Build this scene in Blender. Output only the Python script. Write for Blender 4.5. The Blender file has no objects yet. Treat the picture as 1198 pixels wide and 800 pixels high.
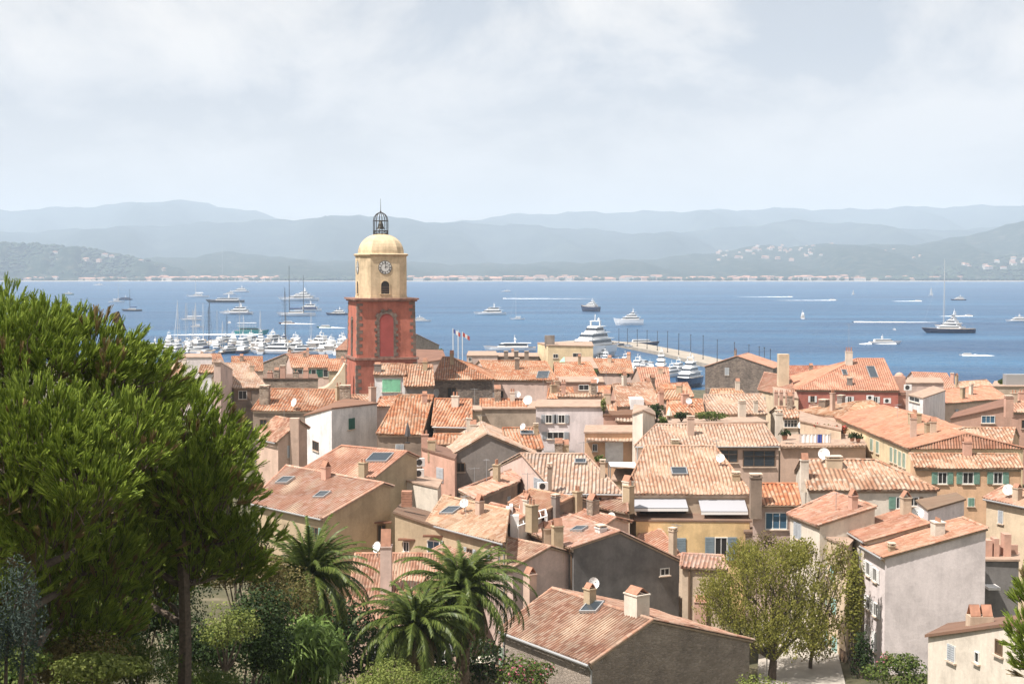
import bpy, math, random
from mathutils import Vector as V, Matrix
R = math.radians
rnd = random.Random(7)
sc = bpy.context.scene
C = sc.collection
# ------------------------------------------------------------------ camera
F_PX, CX, CY, HOR, CAM_Z = 1664.0, 599.0, 400.0, 316.0, 40.0
PITCH = math.atan((CY - HOR) / F_PX)
cam_d = bpy.data.cameras.new('camera')
cam = bpy.data.objects.new('camera', cam_d)
C.objects.link(cam)
cam.location = (0, 0, CAM_Z)
cam.rotation_euler = (math.pi / 2 - PITCH, 0, 0)
cam_d.sensor_fit = 'HORIZONTAL'
cam_d.sensor_width = 36
cam_d.lens = 36 * F_PX / 1198
cam_d.clip_start = 0.5
cam_d.clip_end = 60000
sc.camera = cam
# ------------------------------------------------------------------ light
SUN_EL, SUN_AZ = R(59), math.atan2(-0.85, -0.53)      # the sun stands to the left and a little behind the camera
sd = V((math.sin(SUN_AZ) * math.cos(SUN_EL), math.cos(SUN_AZ) * math.cos(SUN_EL), math.sin(SUN_EL)))
sl = bpy.data.lights.new('sun', 'SUN')
sl.energy = 5.0
sl.angle = R(0.5)
sl.color = (1, 0.94, 0.875)
so = bpy.data.objects.new('sun', sl)
C.objects.link(so)
so.rotation_euler = (-sd).to_track_quat('-Z', 'Y').to_euler()
so.location = (-200, -100, 300)
sc.view_settings.view_transform = 'Standard'
sc.view_settings.look = 'None'
sc.view_settings.exposure = 0.74
sc.view_settings.gamma = 1
sc.cycles.use_denoising = True
sc.cycles.max_bounces = 6
sc.cycles.diffuse_bounces = 3
sc.cycles.glossy_bounces = 2
sc.cycles.transmission_bounces = 3
sc.cycles.transparent_max_bounces = 6
sc.cycles.volume_bounces = 1
sc.cycles.sample_clamp_indirect = 4

w = bpy.data.worlds.new('World')
sc.world = w
w.use_nodes = True
nt = w.node_tree
N = nt.nodes
N.clear()
def nd(tree, typ, **kw):
    n = tree.nodes.new(typ)
    for k, v in kw.items():
        if k.startswith('i_'):
            n.inputs[k[2:].replace('_', ' ')].default_value = v
        elif k.startswith('n_'):
            n.inputs[int(k[2:])].default_value = v
        else:
            setattr(n, k, v)
    return n
def ramp(tree, stops, fac=None, interp='LINEAR'):
    n = tree.nodes.new('ShaderNodeValToRGB')
    n.color_ramp.interpolation = interp
    el = n.color_ramp.elements
    while len(el) < len(stops):
        el.new(0.5)
    for e, (p, c) in zip(el, stops):
        e.position = p
        e.color = (c[0], c[1], c[2], 1) if hasattr(c, '__len__') else (c, c, c, 1)
    if fac is not None:
        tree.links.new(fac, n.inputs[0])
    return n
L_ = nt.links.new
sky = nd(nt, 'ShaderNodeTexSky', sky_type='NISHITA', sun_disc=False, sun_elevation=SUN_EL, sun_rotation=SUN_AZ, altitude=40, air_density=1.0, dust_density=2.0)
tc = nd(nt, 'ShaderNodeTexCoord')
sep = nd(nt, 'ShaderNodeSeparateXYZ')
L_(tc.outputs['Generated'], sep.inputs[0])
zc = nd(nt, 'ShaderNodeMath', operation='MAXIMUM', n_1=0.0)
L_(sep.outputs[2], zc.inputs[0])
za = nd(nt, 'ShaderNodeMath', operation='ADD', n_1=0.42)
L_(zc.outputs[0], za.inputs[0])
dx = nd(nt, 'ShaderNodeMath', operation='DIVIDE')
dy = nd(nt, 'ShaderNodeMath', operation='DIVIDE')
L_(sep.outputs[0], dx.inputs[0]); L_(za.outputs[0], dx.inputs[1])
L_(sep.outputs[1], dy.inputs[0]); L_(za.outputs[0], dy.inputs[1])
cmb = nd(nt, 'ShaderNodeCombineXYZ', n_2=3.7)
L_(dx.outputs[0], cmb.inputs[0]); L_(dy.outputs[0], cmb.inputs[1])
mp = nd(nt, 'ShaderNodeMapping')
mp.inputs['Scale'].default_value = (1.0, 0.85, 1)
mp.inputs['Location'].default_value = (0.9, 0.25, 0)
L_(cmb.outputs[0], mp.inputs[0])
cn = nd(nt, 'ShaderNodeTexNoise', i_Scale=3.6, i_Detail=9.0, i_Roughness=0.58, i_Distortion=0.25)
L_(mp.outputs[0], cn.inputs[0])
cr = ramp(nt, [(0.42, 0), (0.52, 0.6), (0.62, 1)], cn.outputs[0])
# clouds thin out towards the horizon and overhead stay broken
el = nd(nt, 'ShaderNodeMapRange', n_1=0.04, n_2=0.15, n_3=0.35, n_4=1.0)
L_(sep.outputs[2], el.inputs[0])
cf = nd(nt, 'ShaderNodeMath', operation='MULTIPLY')
L_(cr.outputs[0], cf.inputs[0]); L_(el.outputs[0], cf.inputs[1])
skm = nd(nt, 'ShaderNodeMix', data_type='RGBA', blend_type='MULTIPLY')
skm.inputs[0].default_value = 1
skm.inputs[7].default_value = (0.085, 0.085, 0.085, 1)
L_(sky.outputs[0], skm.inputs[6])
# a thin high veil over the blue
vm = nd(nt, 'ShaderNodeMix', data_type='RGBA')
vm.inputs[0].default_value = 0.88
vr = ramp(nt, [(0.0, (0.55, 0.43, 0.32)), (0.04, (0.48, 0.44, 0.40)), (0.15, (0.36, 0.37, 0.387)), (1.0, (0.31, 0.335, 0.37))], zc.outputs[0])
L_(vr.outputs[0], vm.inputs[7])
L_(skm.outputs[2], vm.inputs[6])
cm = nd(nt, 'ShaderNodeMix', data_type='RGBA')
cm.inputs[7].default_value = (0.58, 0.556, 0.528, 1)
cf2 = nd(nt, 'ShaderNodeMath', operation='MULTIPLY', n_1=0.95)
L_(cf.outputs[0], cf2.inputs[0])
L_(cf2.outputs[0], cm.inputs[0])
L_(vm.outputs[2], cm.inputs[6])
bg = nd(nt, 'ShaderNodeBackground')
L_(cm.outputs[2], bg.inputs[0])
bg.inputs[1].default_value = 1.0
wo = nd(nt, 'ShaderNodeOutputWorld')
L_(bg.outputs[0], wo.inputs[0])

# ------------------------------------------------------------------ geometry of the view: photo pixel <-> world
_cp, _sp = math.cos(PITCH), math.sin(PITCH)
def ray(x, y):
    a, b = (x - CX) / F_PX, -(y - CY) / F_PX
    return V((a, _cp + b * _sp, -_sp + b * _cp))
O = V((0, 0, CAM_Z))
def P(x, y, Y):
    d = ray(x, y)
    return O + d * (Y / d.y)
def PZ(x, y, z):
    d = ray(x, y)
    return O + d * ((z - CAM_Z) / d.z)
def PP(x, y, p0, nrm):
    d = ray(x, y)
    return O + d * ((p0 - O).dot(nrm) / d.dot(nrm))
def lerp(tab, t):
    if t <= tab[0][0]: return tab[0][1]
    for (a, b), (c, d) in zip(tab, tab[1:]):
        if t <= c: return b + (d - b) * (t - a) / (c - a)
    return tab[-1][1]
def zdef(y):
    return lerp([(400, 12), (425, 14), (445, 18), (460, 21), (480, 22), (510, 21), (540, 20.5), (570, 20), (600, 19.5), (650, 18), (700, 16.5), (775, 15)], y)
def coast(x, Y):
    px = CX + x * F_PX / max(Y, 1)
    return lerp([(0, 600), (620, 590), (660, 500), (700, 455), (830, 455), (900, 470), (960, 420), (1050, 400), (1090, 355), (1300, 350)], px)
def sm(a, b, t):
    t = max(0, min(1, (t - a) / (b - a)))
    return t * t * (3 - 2 * t)
def gz(x, Y):
    z = lerp([(-80, 37.5), (0, 37.5), (8, 36.3), (40, 24.5), (60, 18), (80, 12.3), (94, 9.4), (120, 9), (240, 9), (330, 5), (430, 2.0), (600, 1.3)], Y)
    z += 3.5 * sm(-6, -14, x) * sm(25, 45, Y) * sm(75, 55, Y)
    if Y > coast(x, Y): z = -5
    return z

# ------------------------------------------------------------------ materials
MATS = {}
def newmat(name):
    m = bpy.data.materials.new(name)
    m.use_nodes = True
    MATS[name] = m
    t = m.node_tree
    return m, t, t.nodes['Principled BSDF']
def plain(name, col, rough=0.7, metal=0.0, noise=0.0, scale=3.0, emit=None):
    m, t, b = newmat(name)
    b.inputs['Base Color'].default_value = (*col, 1)
    b.inputs['Roughness'].default_value = rough
    b.inputs['Metallic'].default_value = metal
    if noise:
        g = nd(t, 'ShaderNodeNewGeometry')
        n = nd(t, 'ShaderNodeTexNoise', i_Scale=scale, i_Detail=5.0)
        t.links.new(g.outputs['Position'], n.inputs[0])
        r = ramp(t, [(0.3, [c * (1 - noise) for c in col]), (0.7, [min(1, c * (1 + noise)) for c in col])], n.outputs[0])
        t.links.new(r.outputs[0], b.inputs['Base Color'])
    return m
def stucco(name, col, stain=0.25, streak=0.13, bump=0.25):
    """lime render: broad blotches, rain streaks and a fine grain"""
    m, t, b = newmat(name)
    lk = t.links.new
    g = nd(t, 'ShaderNodeNewGeometry')
    n1 = nd(t, 'ShaderNodeTexNoise', i_Scale=0.45, i_Detail=6.0, i_Roughness=0.62)
    lk(g.outputs['Position'], n1.inputs[0])
    r1 = ramp(t, [(0.3, [c * (1 - stain) for c in col]), (0.55, col), (0.8, [min(.9, c * (1 + stain * .35)) for c in col])], n1.outputs[0])
    mpn = nd(t, 'ShaderNodeMapping')
    mpn.inputs['Scale'].default_value = (1.1, 1.1, 0.16)
    lk(g.outputs['Position'], mpn.inputs[0])
    n2 = nd(t, 'ShaderNodeTexNoise', i_Scale=1.3, i_Detail=5.0, i_Roughness=0.6)
    lk(mpn.outputs[0], n2.inputs[0])
    r2 = ramp(t, [(0.35, 1 - streak), (0.6, 1.0)], n2.outputs[0])
    mx = nd(t, 'ShaderNodeMix', data_type='RGBA', blend_type='MULTIPLY')
    mx.inputs[0].default_value = 1
    lk(r1.outputs[0], mx.inputs[6]); lk(r2.outputs[0], mx.inputs[7])
    n3 = nd(t, 'ShaderNodeTexNoise', i_Scale=5.0, i_Detail=6.0, i_Roughness=0.7)
    lk(g.outputs['Position'], n3.inputs[0])
    r3 = ramp(t, [(0.3, 0.87), (0.65, 1.0)], n3.outputs[0])
    mx2 = nd(t, 'ShaderNodeMix', data_type='RGBA', blend_type='MULTIPLY')
    mx2.inputs[0].default_value = 1
    lk(mx.outputs[2], mx2.inputs[6]); lk(r3.outputs[0], mx2.inputs[7])
    # old repairs: patches of newer or older render with a crisp edge
    n4 = nd(t, 'ShaderNodeTexNoise', i_Scale=0.33, i_Detail=3.0, i_Roughness=0.45, i_Distortion=0.6)
    lk(g.outputs['Position'], n4.inputs[0])
    r4 = ramp(t, [(0.385, 0.92), (0.41, 1.0), (0.60, 1.0), (0.62, 0.95)], n4.outputs[0])
    mx3 = nd(t, 'ShaderNodeMix', data_type='RGBA', blend_type='MULTIPLY')
    mx3.inputs[0].default_value = 1
    lk(mx2.outputs[2], mx3.inputs[6]); lk(r4.outputs[0], mx3.inputs[7])
    lk(mx3.outputs[2], b.inputs['Base Color'])
    b.inputs['Roughness'].default_value = 0.92
    b.inputs['Specular IOR Level'].default_value = 0.15
    bp = nd(t, 'ShaderNodeBump', i_Strength=bump, i_Distance=0.06)
    lk(n3.outputs[0], bp.inputs['Height'])
    lk(bp.outputs[0], b.inputs['Normal'])
    return m
def stone(name, c1, c2, mortar, scale=2.4):
    m, t, b = newmat(name)
    lk = t.links.new
    g = nd(t, 'ShaderNodeNewGeometry')
    mpn = nd(t, 'ShaderNodeMapping')
    mpn.inputs['Scale'].default_value = (1, 1, 1.7)
    lk(g.outputs['Position'], mpn.inputs[0])
    v = nd(t, 'ShaderNodeTexVoronoi', i_Scale=scale)
    lk(mpn.outputs[0], v.inputs[0])
    ve = nd(t, 'ShaderNodeTexVoronoi', feature='DISTANCE_TO_EDGE', i_Scale=scale)
    lk(mpn.outputs[0], ve.inputs[0])
    sx = nd(t, 'ShaderNodeSeparateColor')
    lk(v.outputs['Color'], sx.inputs[0])
    r1 = ramp(t, [(0.1, c1), (0.9, c2)], sx.outputs[0])
    r2 = ramp(t, [(0.02, 0), (0.09, 1)], ve.outputs['Distance'])
    mx = nd(t, 'ShaderNodeMix', data_type='RGBA')
    mx.inputs[6].default_value = (*mortar, 1)
    lk(r2.outputs[0], mx.inputs[0]); lk(r1.outputs[0], mx.inputs[7])
    n1 = nd(t, 'ShaderNodeTexNoise', i_Scale=0.6, i_Detail=6.0)
    lk(g.outputs['Position'], n1.inputs[0])
    r3 = ramp(t, [(0.3, 0.7), (0.7, 1.1)], n1.outputs[0])
    m2 = nd(t, 'ShaderNodeMix', data_type='RGBA', blend_type='MULTIPLY')
    m2.inputs[0].default_value = 1
    lk(mx.outputs[2], m2.inputs[6]); lk(r3.outputs[0], m2.inputs[7])
    lk(m2.outputs[2], b.inputs['Base Color'])
    b.inputs['Roughness'].default_value = 0.95
    bp = nd(t, 'ShaderNodeBump', i_Strength=0.7, i_Distance=0.08)
    lk(r2.outputs[0], bp.inputs['Height'])
    lk(bp.outputs[0], b.inputs['Normal'])
    return m
def tiles(name, cols, lichen=(0.5, 0.44, 0.34), amount=0.35):
    """clay canal tiles: every tile of the UV grid gets its own firing colour; lichen and dirt in patches"""
    m, t, b = newmat(name)
    lk = t.links.new
    uv = nd(t, 'ShaderNodeUVMap', uv_map='tile')
    fl = nd(t, 'ShaderNodeVectorMath', operation='FLOOR')
    lk(uv.outputs[0], fl.inputs[0])
    wn = nd(t, 'ShaderNodeTexWhiteNoise', noise_dimensions='2D')
    lk(fl.outputs[0], wn.inputs[0])
    cols = [(a * .80, b_ * .765, c * .85) for a, b_, c in cols]
    lichen = tuple(q * .9 for q in lichen)
    k = len(cols)
    r1 = ramp(t, [(i / k, c) for i, c in enumerate(cols)], wn.outputs[0], 'CONSTANT')
    g = nd(t, 'ShaderNodeNewGeometry')
    n1 = nd(t, 'ShaderNodeTexNoise', i_Scale=0.55, i_Detail=7.0, i_Roughness=0.66)
    lk(g.outputs['Position'], n1.inputs[0])
    r2 = ramp(t, [(0.46, 0), (0.68, amount)], n1.outputs[0])
    mx = nd(t, 'ShaderNodeMix', data_type='RGBA')
    mx.inputs[7].default_value = (*lichen, 1)
    lk(r2.outputs[0], mx.inputs[0]); lk(r1.outputs[0], mx.inputs[6])
    # hollow (pan) courses coloured darker: shade between the ribs painted in
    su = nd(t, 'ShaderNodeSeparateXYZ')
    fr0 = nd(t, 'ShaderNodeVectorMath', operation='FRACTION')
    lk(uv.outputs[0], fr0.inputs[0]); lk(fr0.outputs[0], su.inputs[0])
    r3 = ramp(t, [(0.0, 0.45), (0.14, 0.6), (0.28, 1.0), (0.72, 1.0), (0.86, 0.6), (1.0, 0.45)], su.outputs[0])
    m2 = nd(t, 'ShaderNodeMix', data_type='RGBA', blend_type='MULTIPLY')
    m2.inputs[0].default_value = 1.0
    # every roof was laid from its own batch and has weathered its own way
    oi = nd(t, 'ShaderNodeObjectInfo')
    rt = ramp(t, [(0.0, (.84, .83, .79)), (0.25, (1.05, 1.03, .91)), (0.5, (.95, 1.01, 1.03)), (0.75, (1.02, .93, .83)), (1.0, (1.06, 1.10, 1.08))], oi.outputs['Random'])
    n5 = nd(t, 'ShaderNodeTexNoise', i_Scale=0.22, i_Detail=8.0, i_Roughness=0.7)
    lk(g.outputs['Position'], n5.inputs[0])
    r5 = ramp(t, [(0.34, 0.72), (0.5, 0.96), (0.7, 1.06)], n5.outputs[0])
    m3 = nd(t, 'ShaderNodeMix', data_type='RGBA', blend_type='MULTIPLY')
    m3.inputs[0].default_value = 1.0
    lk(mx.outputs[2], m3.inputs[6]); lk(rt.outputs[0], m3.inputs[7])
    m4 = nd(t, 'ShaderNodeMix', data_type='RGBA', blend_type='MULTIPLY')
    m4.inputs[0].default_value = 1.0
    lk(m3.outputs[2], m4.inputs[6]); lk(r5.outputs[0], m4.inputs[7])
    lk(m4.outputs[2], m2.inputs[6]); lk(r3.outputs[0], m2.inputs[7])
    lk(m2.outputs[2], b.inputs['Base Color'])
    b.inputs['Roughness'].default_value = 0.9
    b.inputs['Specular IOR Level'].default_value = 0.2
    # each course laps over the one below
    fr = nd(t, 'ShaderNodeVectorMath', operation='FRACTION')
    lk(uv.outputs[0], fr.inputs[0])
    sp = nd(t, 'ShaderNodeSeparateXYZ')
    lk(fr.outputs[0], sp.inputs[0])
    bp = nd(t, 'ShaderNodeBump', i_Strength=0.8, i_Distance=0.05, invert=True)
    lk(sp.outputs[1], bp.inputs['Height'])
    lk(bp.outputs[0], b.inputs['Normal'])
    return m
def leafmat(name, c1, c2, trans=0.25, rough=0.6):
    m, t, b = newmat(name)
    lk = t.links.new
    g = nd(t, 'ShaderNodeNewGeometry')
    r1 = ramp(t, [(0.0, c1), (1.0, c2)], g.outputs['Random Per Island'])
    lk(r1.outputs[0], b.inputs['Base Color'])
    b.inputs['Roughness'].default_value = rough
    b.inputs['Specular IOR Level'].default_value = 0.14
    tr = nd(t, 'ShaderNodeBsdfTranslucent')
    lk(r1.outputs[0], tr.inputs[0])
    ms = nd(t, 'ShaderNodeMixShader', n_0=trans)
    lk(b.outputs[0], ms.inputs[1]); lk(tr.outputs[0], ms.inputs[2])
    lk(ms.outputs[0], t.nodes['Material Output'].inputs[0])
    return m
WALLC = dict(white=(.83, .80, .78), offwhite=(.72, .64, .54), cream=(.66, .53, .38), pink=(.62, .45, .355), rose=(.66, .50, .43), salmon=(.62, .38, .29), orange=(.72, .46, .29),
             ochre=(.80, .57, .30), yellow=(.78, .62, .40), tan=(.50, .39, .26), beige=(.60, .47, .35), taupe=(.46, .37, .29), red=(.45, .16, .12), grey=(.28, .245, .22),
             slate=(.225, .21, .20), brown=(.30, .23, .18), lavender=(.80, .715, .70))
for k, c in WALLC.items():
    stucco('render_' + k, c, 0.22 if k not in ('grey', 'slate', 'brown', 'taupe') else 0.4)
stone('rubble_dark', (.13, .10, .085), (.27, .21, .17), (.20, .17, .14))
stone('rubble_brown', (.22, .16, .12), (.40, .31, .24), (.34, .28, .22))
stone('rubble_grey', (.25, .205, .165), (.35, .29, .24), (.31, .26, .215), 3.6)
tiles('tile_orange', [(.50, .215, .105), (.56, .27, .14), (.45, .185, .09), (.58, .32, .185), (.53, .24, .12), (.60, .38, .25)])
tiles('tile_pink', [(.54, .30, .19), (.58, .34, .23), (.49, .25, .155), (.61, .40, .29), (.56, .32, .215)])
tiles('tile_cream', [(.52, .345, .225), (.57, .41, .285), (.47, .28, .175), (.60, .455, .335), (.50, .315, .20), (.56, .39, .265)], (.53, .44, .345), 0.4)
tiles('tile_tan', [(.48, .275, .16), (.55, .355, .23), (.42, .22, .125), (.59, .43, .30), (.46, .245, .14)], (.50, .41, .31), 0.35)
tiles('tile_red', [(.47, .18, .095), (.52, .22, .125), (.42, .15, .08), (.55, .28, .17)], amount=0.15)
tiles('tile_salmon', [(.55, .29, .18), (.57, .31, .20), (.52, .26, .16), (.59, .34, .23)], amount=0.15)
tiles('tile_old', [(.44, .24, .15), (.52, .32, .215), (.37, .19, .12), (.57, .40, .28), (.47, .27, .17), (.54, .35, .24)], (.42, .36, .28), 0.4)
plain('soffit', (.36, .27, .19), .9, noise=.2)
plain('mortar', (.58, .46, .36), .95, noise=.2, scale=2)
plain('terrace_floor', (.36, .25, .185), .95, noise=.25, scale=1.5)
plain('glass', (.035, .045, .055), .12)
plain('dark_room', (.018, .016, .015), .6)
plain('blue_glass', (.06, .13, .20), .1)
plain('frame_white', (.70, .69, .66), .6)
plain('frame_brown', (.16, .10, .06), .6)
SHUT = dict(green=(.20, .34, .27), mint=(.30, .66, .44), darkgreen=(.02, .12, .085), grey=(.38, .40, .42), bluegrey=(.23, .29, .33), white=(.72, .72, .71), turq=(.30, .47, .42), brown=(.20, .13, .09), sage=(.30, .37, .29))
for k, c in SHUT.items():
    plain('shutter_' + k, c, .65, noise=.12, scale=2)
plain('metal_grey', (.35, .35, .35), .5, .3)
plain('metal_dark', (.045, .042, .04), .55, .3)
plain('white_paint', (.78, .77, .75), .5)
plain('canvas_white', (.78, .77, .75), .85)
plain('awning_cloth', (.34, .34, .36), .85)
plain('canvas_cream', (.74, .66, .52), .85)
plain('canvas_dark', (.09, .08, .08), .85)
plain('pot_clay', (.36, .18, .115), .85, noise=.2)
plain('bark', (.10, .075, .055), .95, noise=.35, scale=9)
plain('bark_light', (.20, .15, .11), .95, noise=.35, scale=7)
plain('palm_bark', (.15, .105, .07), .95, noise=.5, scale=8)
plain('paving', (.36, .325, .28), .9, noise=.12, scale=1.2)
plain('quay_stone', (.33, .285, .23), .9, noise=.15, scale=.3)
plain('foam', (.82, .85, .87), .7)
plain('red_cloth', (.45, .06, .04), .8)
plain('blue_cloth', (.05, .08, .32), .8)
plain('flower_red', (.45, .03, .04), .7)

# ------------------------------------------------------------------ mesh collecting
BASE = {}
class MB:
    def __init__(s):
        s.v, s.f, s.m, s.uv, s.sm = [], [], [], {}, False
    def add(s, vs, fs, mi=0, uvs=None):
        o = len(s.v)
        s.v += [tuple(p) for p in vs]
        for q in fs:
            if uvs: s.uv[len(s.f)] = [uvs[i] for i in q]
            s.f.append([i + o for i in q]); s.m.append(mi)
    def box(s, lo, hi, mi=0, M=None):
        vs = [V((x, y, z)) for z in (lo[2], hi[2]) for y in (lo[1], hi[1]) for x in (lo[0], hi[0])]
        if M is not None: vs = [M @ p for p in vs]
        s.add(vs, [(0, 2, 3, 1), (4, 5, 7, 6), (0, 1, 5, 4), (2, 6, 7, 3), (0, 4, 6, 2), (1, 3, 7, 5)], mi)
    def prism(s, poly, z0, z1, mi=0, top=None):
        """vertical prism over xy polygon; z1 may be a list"""
        n = len(poly)
        zt = z1 if hasattr(z1, '__len__') else [z1] * n
        vs = [V((p[0], p[1], z0)) for p in poly] + [V((p[0], p[1], z)) for p, z in zip(poly, zt)]
        s.add(vs, [[i, (i + 1) % n, n + (i + 1) % n, n + i] for i in range(n)], mi)
        s.add(vs, [list(range(n, 2 * n))], mi if top is None else top)
        s.add(vs, [list(range(n))[::-1]], mi)
    def slab(s, pts, dn, mi=0):
        """polygon thickened by the vector dn"""
        n = len(pts)
        vs = list(pts) + [p + dn for p in pts]
        s.add(vs, [list(range(n)), list(range(n, 2 * n))[::-1]] + [[i, n + i, n + (i + 1) % n, (i + 1) % n] for i in range(n)], mi)
    def tube(s, pts, r, n=6, mi=0, cap=True):
        rings = []
        k = len(pts)
        for i, p in enumerate(pts):
            d = (pts[min(i + 1, k - 1)] - pts[max(i - 1, 0)])
            d = d.normalized() if d.length > 1e-9 else V((0, 0, 1))
            a = d.orthogonal().normalized(); b = d.cross(a)
            rr = r[i] if hasattr(r, '__len__') else r
            rings.append([p + (a * math.cos(t * 2 * math.pi / n) + b * math.sin(t * 2 * math.pi / n)) * rr for t in range(n)])
        # keep rings aligned
        for i in range(1, k):
            best = min(range(n), key=lambda o: (rings[i][o] - rings[i - 1][0] - (pts[i] - pts[i - 1])).length)
            rings[i] = rings[i][best:] + rings[i][:best]
        vs = [p for q in rings for p in q]
        fs = [[i * n + j, i * n + (j + 1) % n, (i + 1) * n + (j + 1) % n, (i + 1) * n + j] for i in range(k - 1) for j in range(n)]
        if cap: fs += [list(range(n))[::-1], [(k - 1) * n + j for j in range(n)]]
        s.add(vs, fs, mi)
    def lathe(s, c, prof, n=16, mi=0, ang0=0.0):
        """prof: (radius, z) list about the vertical axis at c"""
        vs = [c + V((r * math.cos(ang0 + t * 2 * math.pi / n), r * math.sin(ang0 + t * 2 * math.pi / n), z)) for r, z in prof for t in range(n)]
        fs = [[i * n + j, i * n + (j + 1) % n, (i + 1) * n + (j + 1) % n, (i + 1) * n + j] for i in range(len(prof) - 1) for j in range(n)]
        fs += [list(range(n))[::-1], [(len(prof) - 1) * n + j for j in range(n)]]
        s.add(vs, fs, mi)
    def build(s, name, mats, parent=None, world=True, smooth=False):
        mats = [mats] if isinstance(mats, str) else mats
        off = BASE.get(parent.name, V()) if (parent is not None and world) else V()
        me = bpy.data.meshes.new(name)
        me.from_pydata([V(p) - off for p in s.v] if off.length else s.v, [], s.f)
        for m in mats: me.materials.append(MATS[m])
        me.polygons.foreach_set('material_index', s.m)
        if s.uv:
            lay = me.uv_layers.new(name='tile')
            for pi, u in s.uv.items():
                for li, q in zip(me.polygons[pi].loop_indices, u):
                    lay.data[li].uv = q
        if smooth: me.polygons.foreach_set('use_smooth', [True] * len(me.polygons))
        me.update()
        o = bpy.data.objects.new(name, me)
        C.objects.link(o)
        if parent is not None:
            o.parent = parent
            BASE[o.name] = off
        return o
def tag(o, label=None, cat=None, group=None, kind=None):
    if label: o['label'] = label
    if cat: o['category'] = cat
    if group: o['group'] = group
    if kind: o['kind'] = kind
    return o
def thing(name, label, cat, loc, group=None, rz=0.0):
    o = bpy.data.objects.new(name, None)
    o.empty_display_size = 0.2
    C.objects.link(o)
    o.location = loc
    o.rotation_euler = (0, 0, rz)
    BASE[o.name] = V(loc) if not rz else V()
    return tag(o, label, cat, group)
# ------------------------------------------------------------------ roofs of canal tiles
def roof_face(mb, pts, rib=0.30, row=0.42, mi=0, seed=0):
    """pts: planar convex polygon, first edge = the eave; ribs of canal tiles run up the slope as real geometry"""
    e = (pts[1] - pts[0]).normalized()
    nn = V()
    for i in range(len(pts)):
        nn += (pts[i] - pts[0]).cross(pts[(i + 1) % len(pts)] - pts[0])
    nn.normalize()
    if nn.z < 0: nn = -nn
    v = nn.cross(e).normalized()
    if v.z < 0: v = -v
    o = pts[0]
    q = [((p - o).dot(e), (p - o).dot(v)) for p in pts]
    u0, u1 = min(a for a, b in q), max(a for a, b in q)
    def span(u):
        hit = []
        for (a, b), (c, d) in zip(q, q[1:] + q[:1]):
            if abs(c - a) < 1e-9: continue
            t = (u - a) / (c - a)
            if -1e-6 <= t <= 1 + 1e-6: hit.append(b + (d - b) * t)
        return (min(hit), max(hit)) if hit else None
    rr = random.Random(seed)
    ph = [rr.uniform(0, 6.28) for _ in range(6)]
    def wob(a, b):
        return 0.06 * (math.sin(a * .55 + ph[0]) * math.sin(b * .8 + ph[1]) + .45 * math.sin(a * 1.9 + ph[2] + b)) - .05 * math.sin(math.pi * (a - u0) / (u1 - u0))
    K = 6
    nc = max(K, int((u1 - u0) / rib * K))
    NR = 5
    prof = [math.cos(2 * math.pi * j / K) for j in range(K)]
    prof = [.05 * (c if c > 0 else .9 * c) for c in prof]
    cols = []
    jit = [rr.uniform(-.03, .05) for _ in range(nc // K + 3)]
    for i in range(nc + 1):
        u = u0 + (u1 - u0) * i / nc
        sp = span(min(max(u, u0 + 1e-5), u1 - 1e-5))
        if sp is None: continue
        lo = sp[0] - (jit[i // K] if abs(sp[0]) < .02 else 0)
        cols.append((u, lo, sp[1], prof[i % K], i))
    vs, uvs, fs = [], [], []
    for (u, a, b, h, i) in cols:
        for k in range(NR + 1):
            t = a + (b - a) * k / NR
            vs.append(o + e * (u + .018 * math.sin(t * 1.3 + ph[3] + u * 2.9)) + v * t + nn * (h + .08 + wob(u, t)))
            uvs.append((u / rib + .5, t / row))
        vs.append(o + e * u + v * a - nn * .10)
        uvs.append((u / rib + .5, a / row))
    S = NR + 2
    for i in range(len(cols) - 1):
        for k in range(NR):
            fs.append([i * S + k, (i + 1) * S + k, (i + 1) * S + k + 1, i * S + k + 1])
        fs.append([i * S + NR + 1, (i + 1) * S + NR + 1, (i + 1) * S, i * S])
    mb.add(vs, fs, mi, uvs)
    mb.slab([p - nn * .02 for p in pts], -nn * .13, 1)
def caps(mb, a, b, seed=0, mi=0, r=.13):
    """row of half-round ridge tiles from a to b"""
    d = b - a
    L = d.length
    if L < .3: return
    d.normalize()
    s = d.cross(V((0, 0, 1)))
    if s.length < .1: return
    s.normalize(); up = s.cross(d)
    n = max(1, int(L / .45))
    for i in range(n):
        p0, p1 = a + d * (L * i / n), a + d * (L * (i + 1) / n + .03)
        r0, r1 = r * 1.08, r * .9
        vs, K = [], 5
        for p, q in ((p0, r0), (p1, r1)):
            for k in range(K + 1):
                t = math.pi * k / K
                vs.append(p + s * math.cos(t) * q + up * (math.sin(t) * q + .03))
        fs = [[k, k + 1, K + 2 + k, K + 1 + k] for k in range(K)]
        uv = [(i + seed * 7 + .5, 40.5)] * len(vs)
        mb.add(vs, fs, mi, uv)

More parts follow.
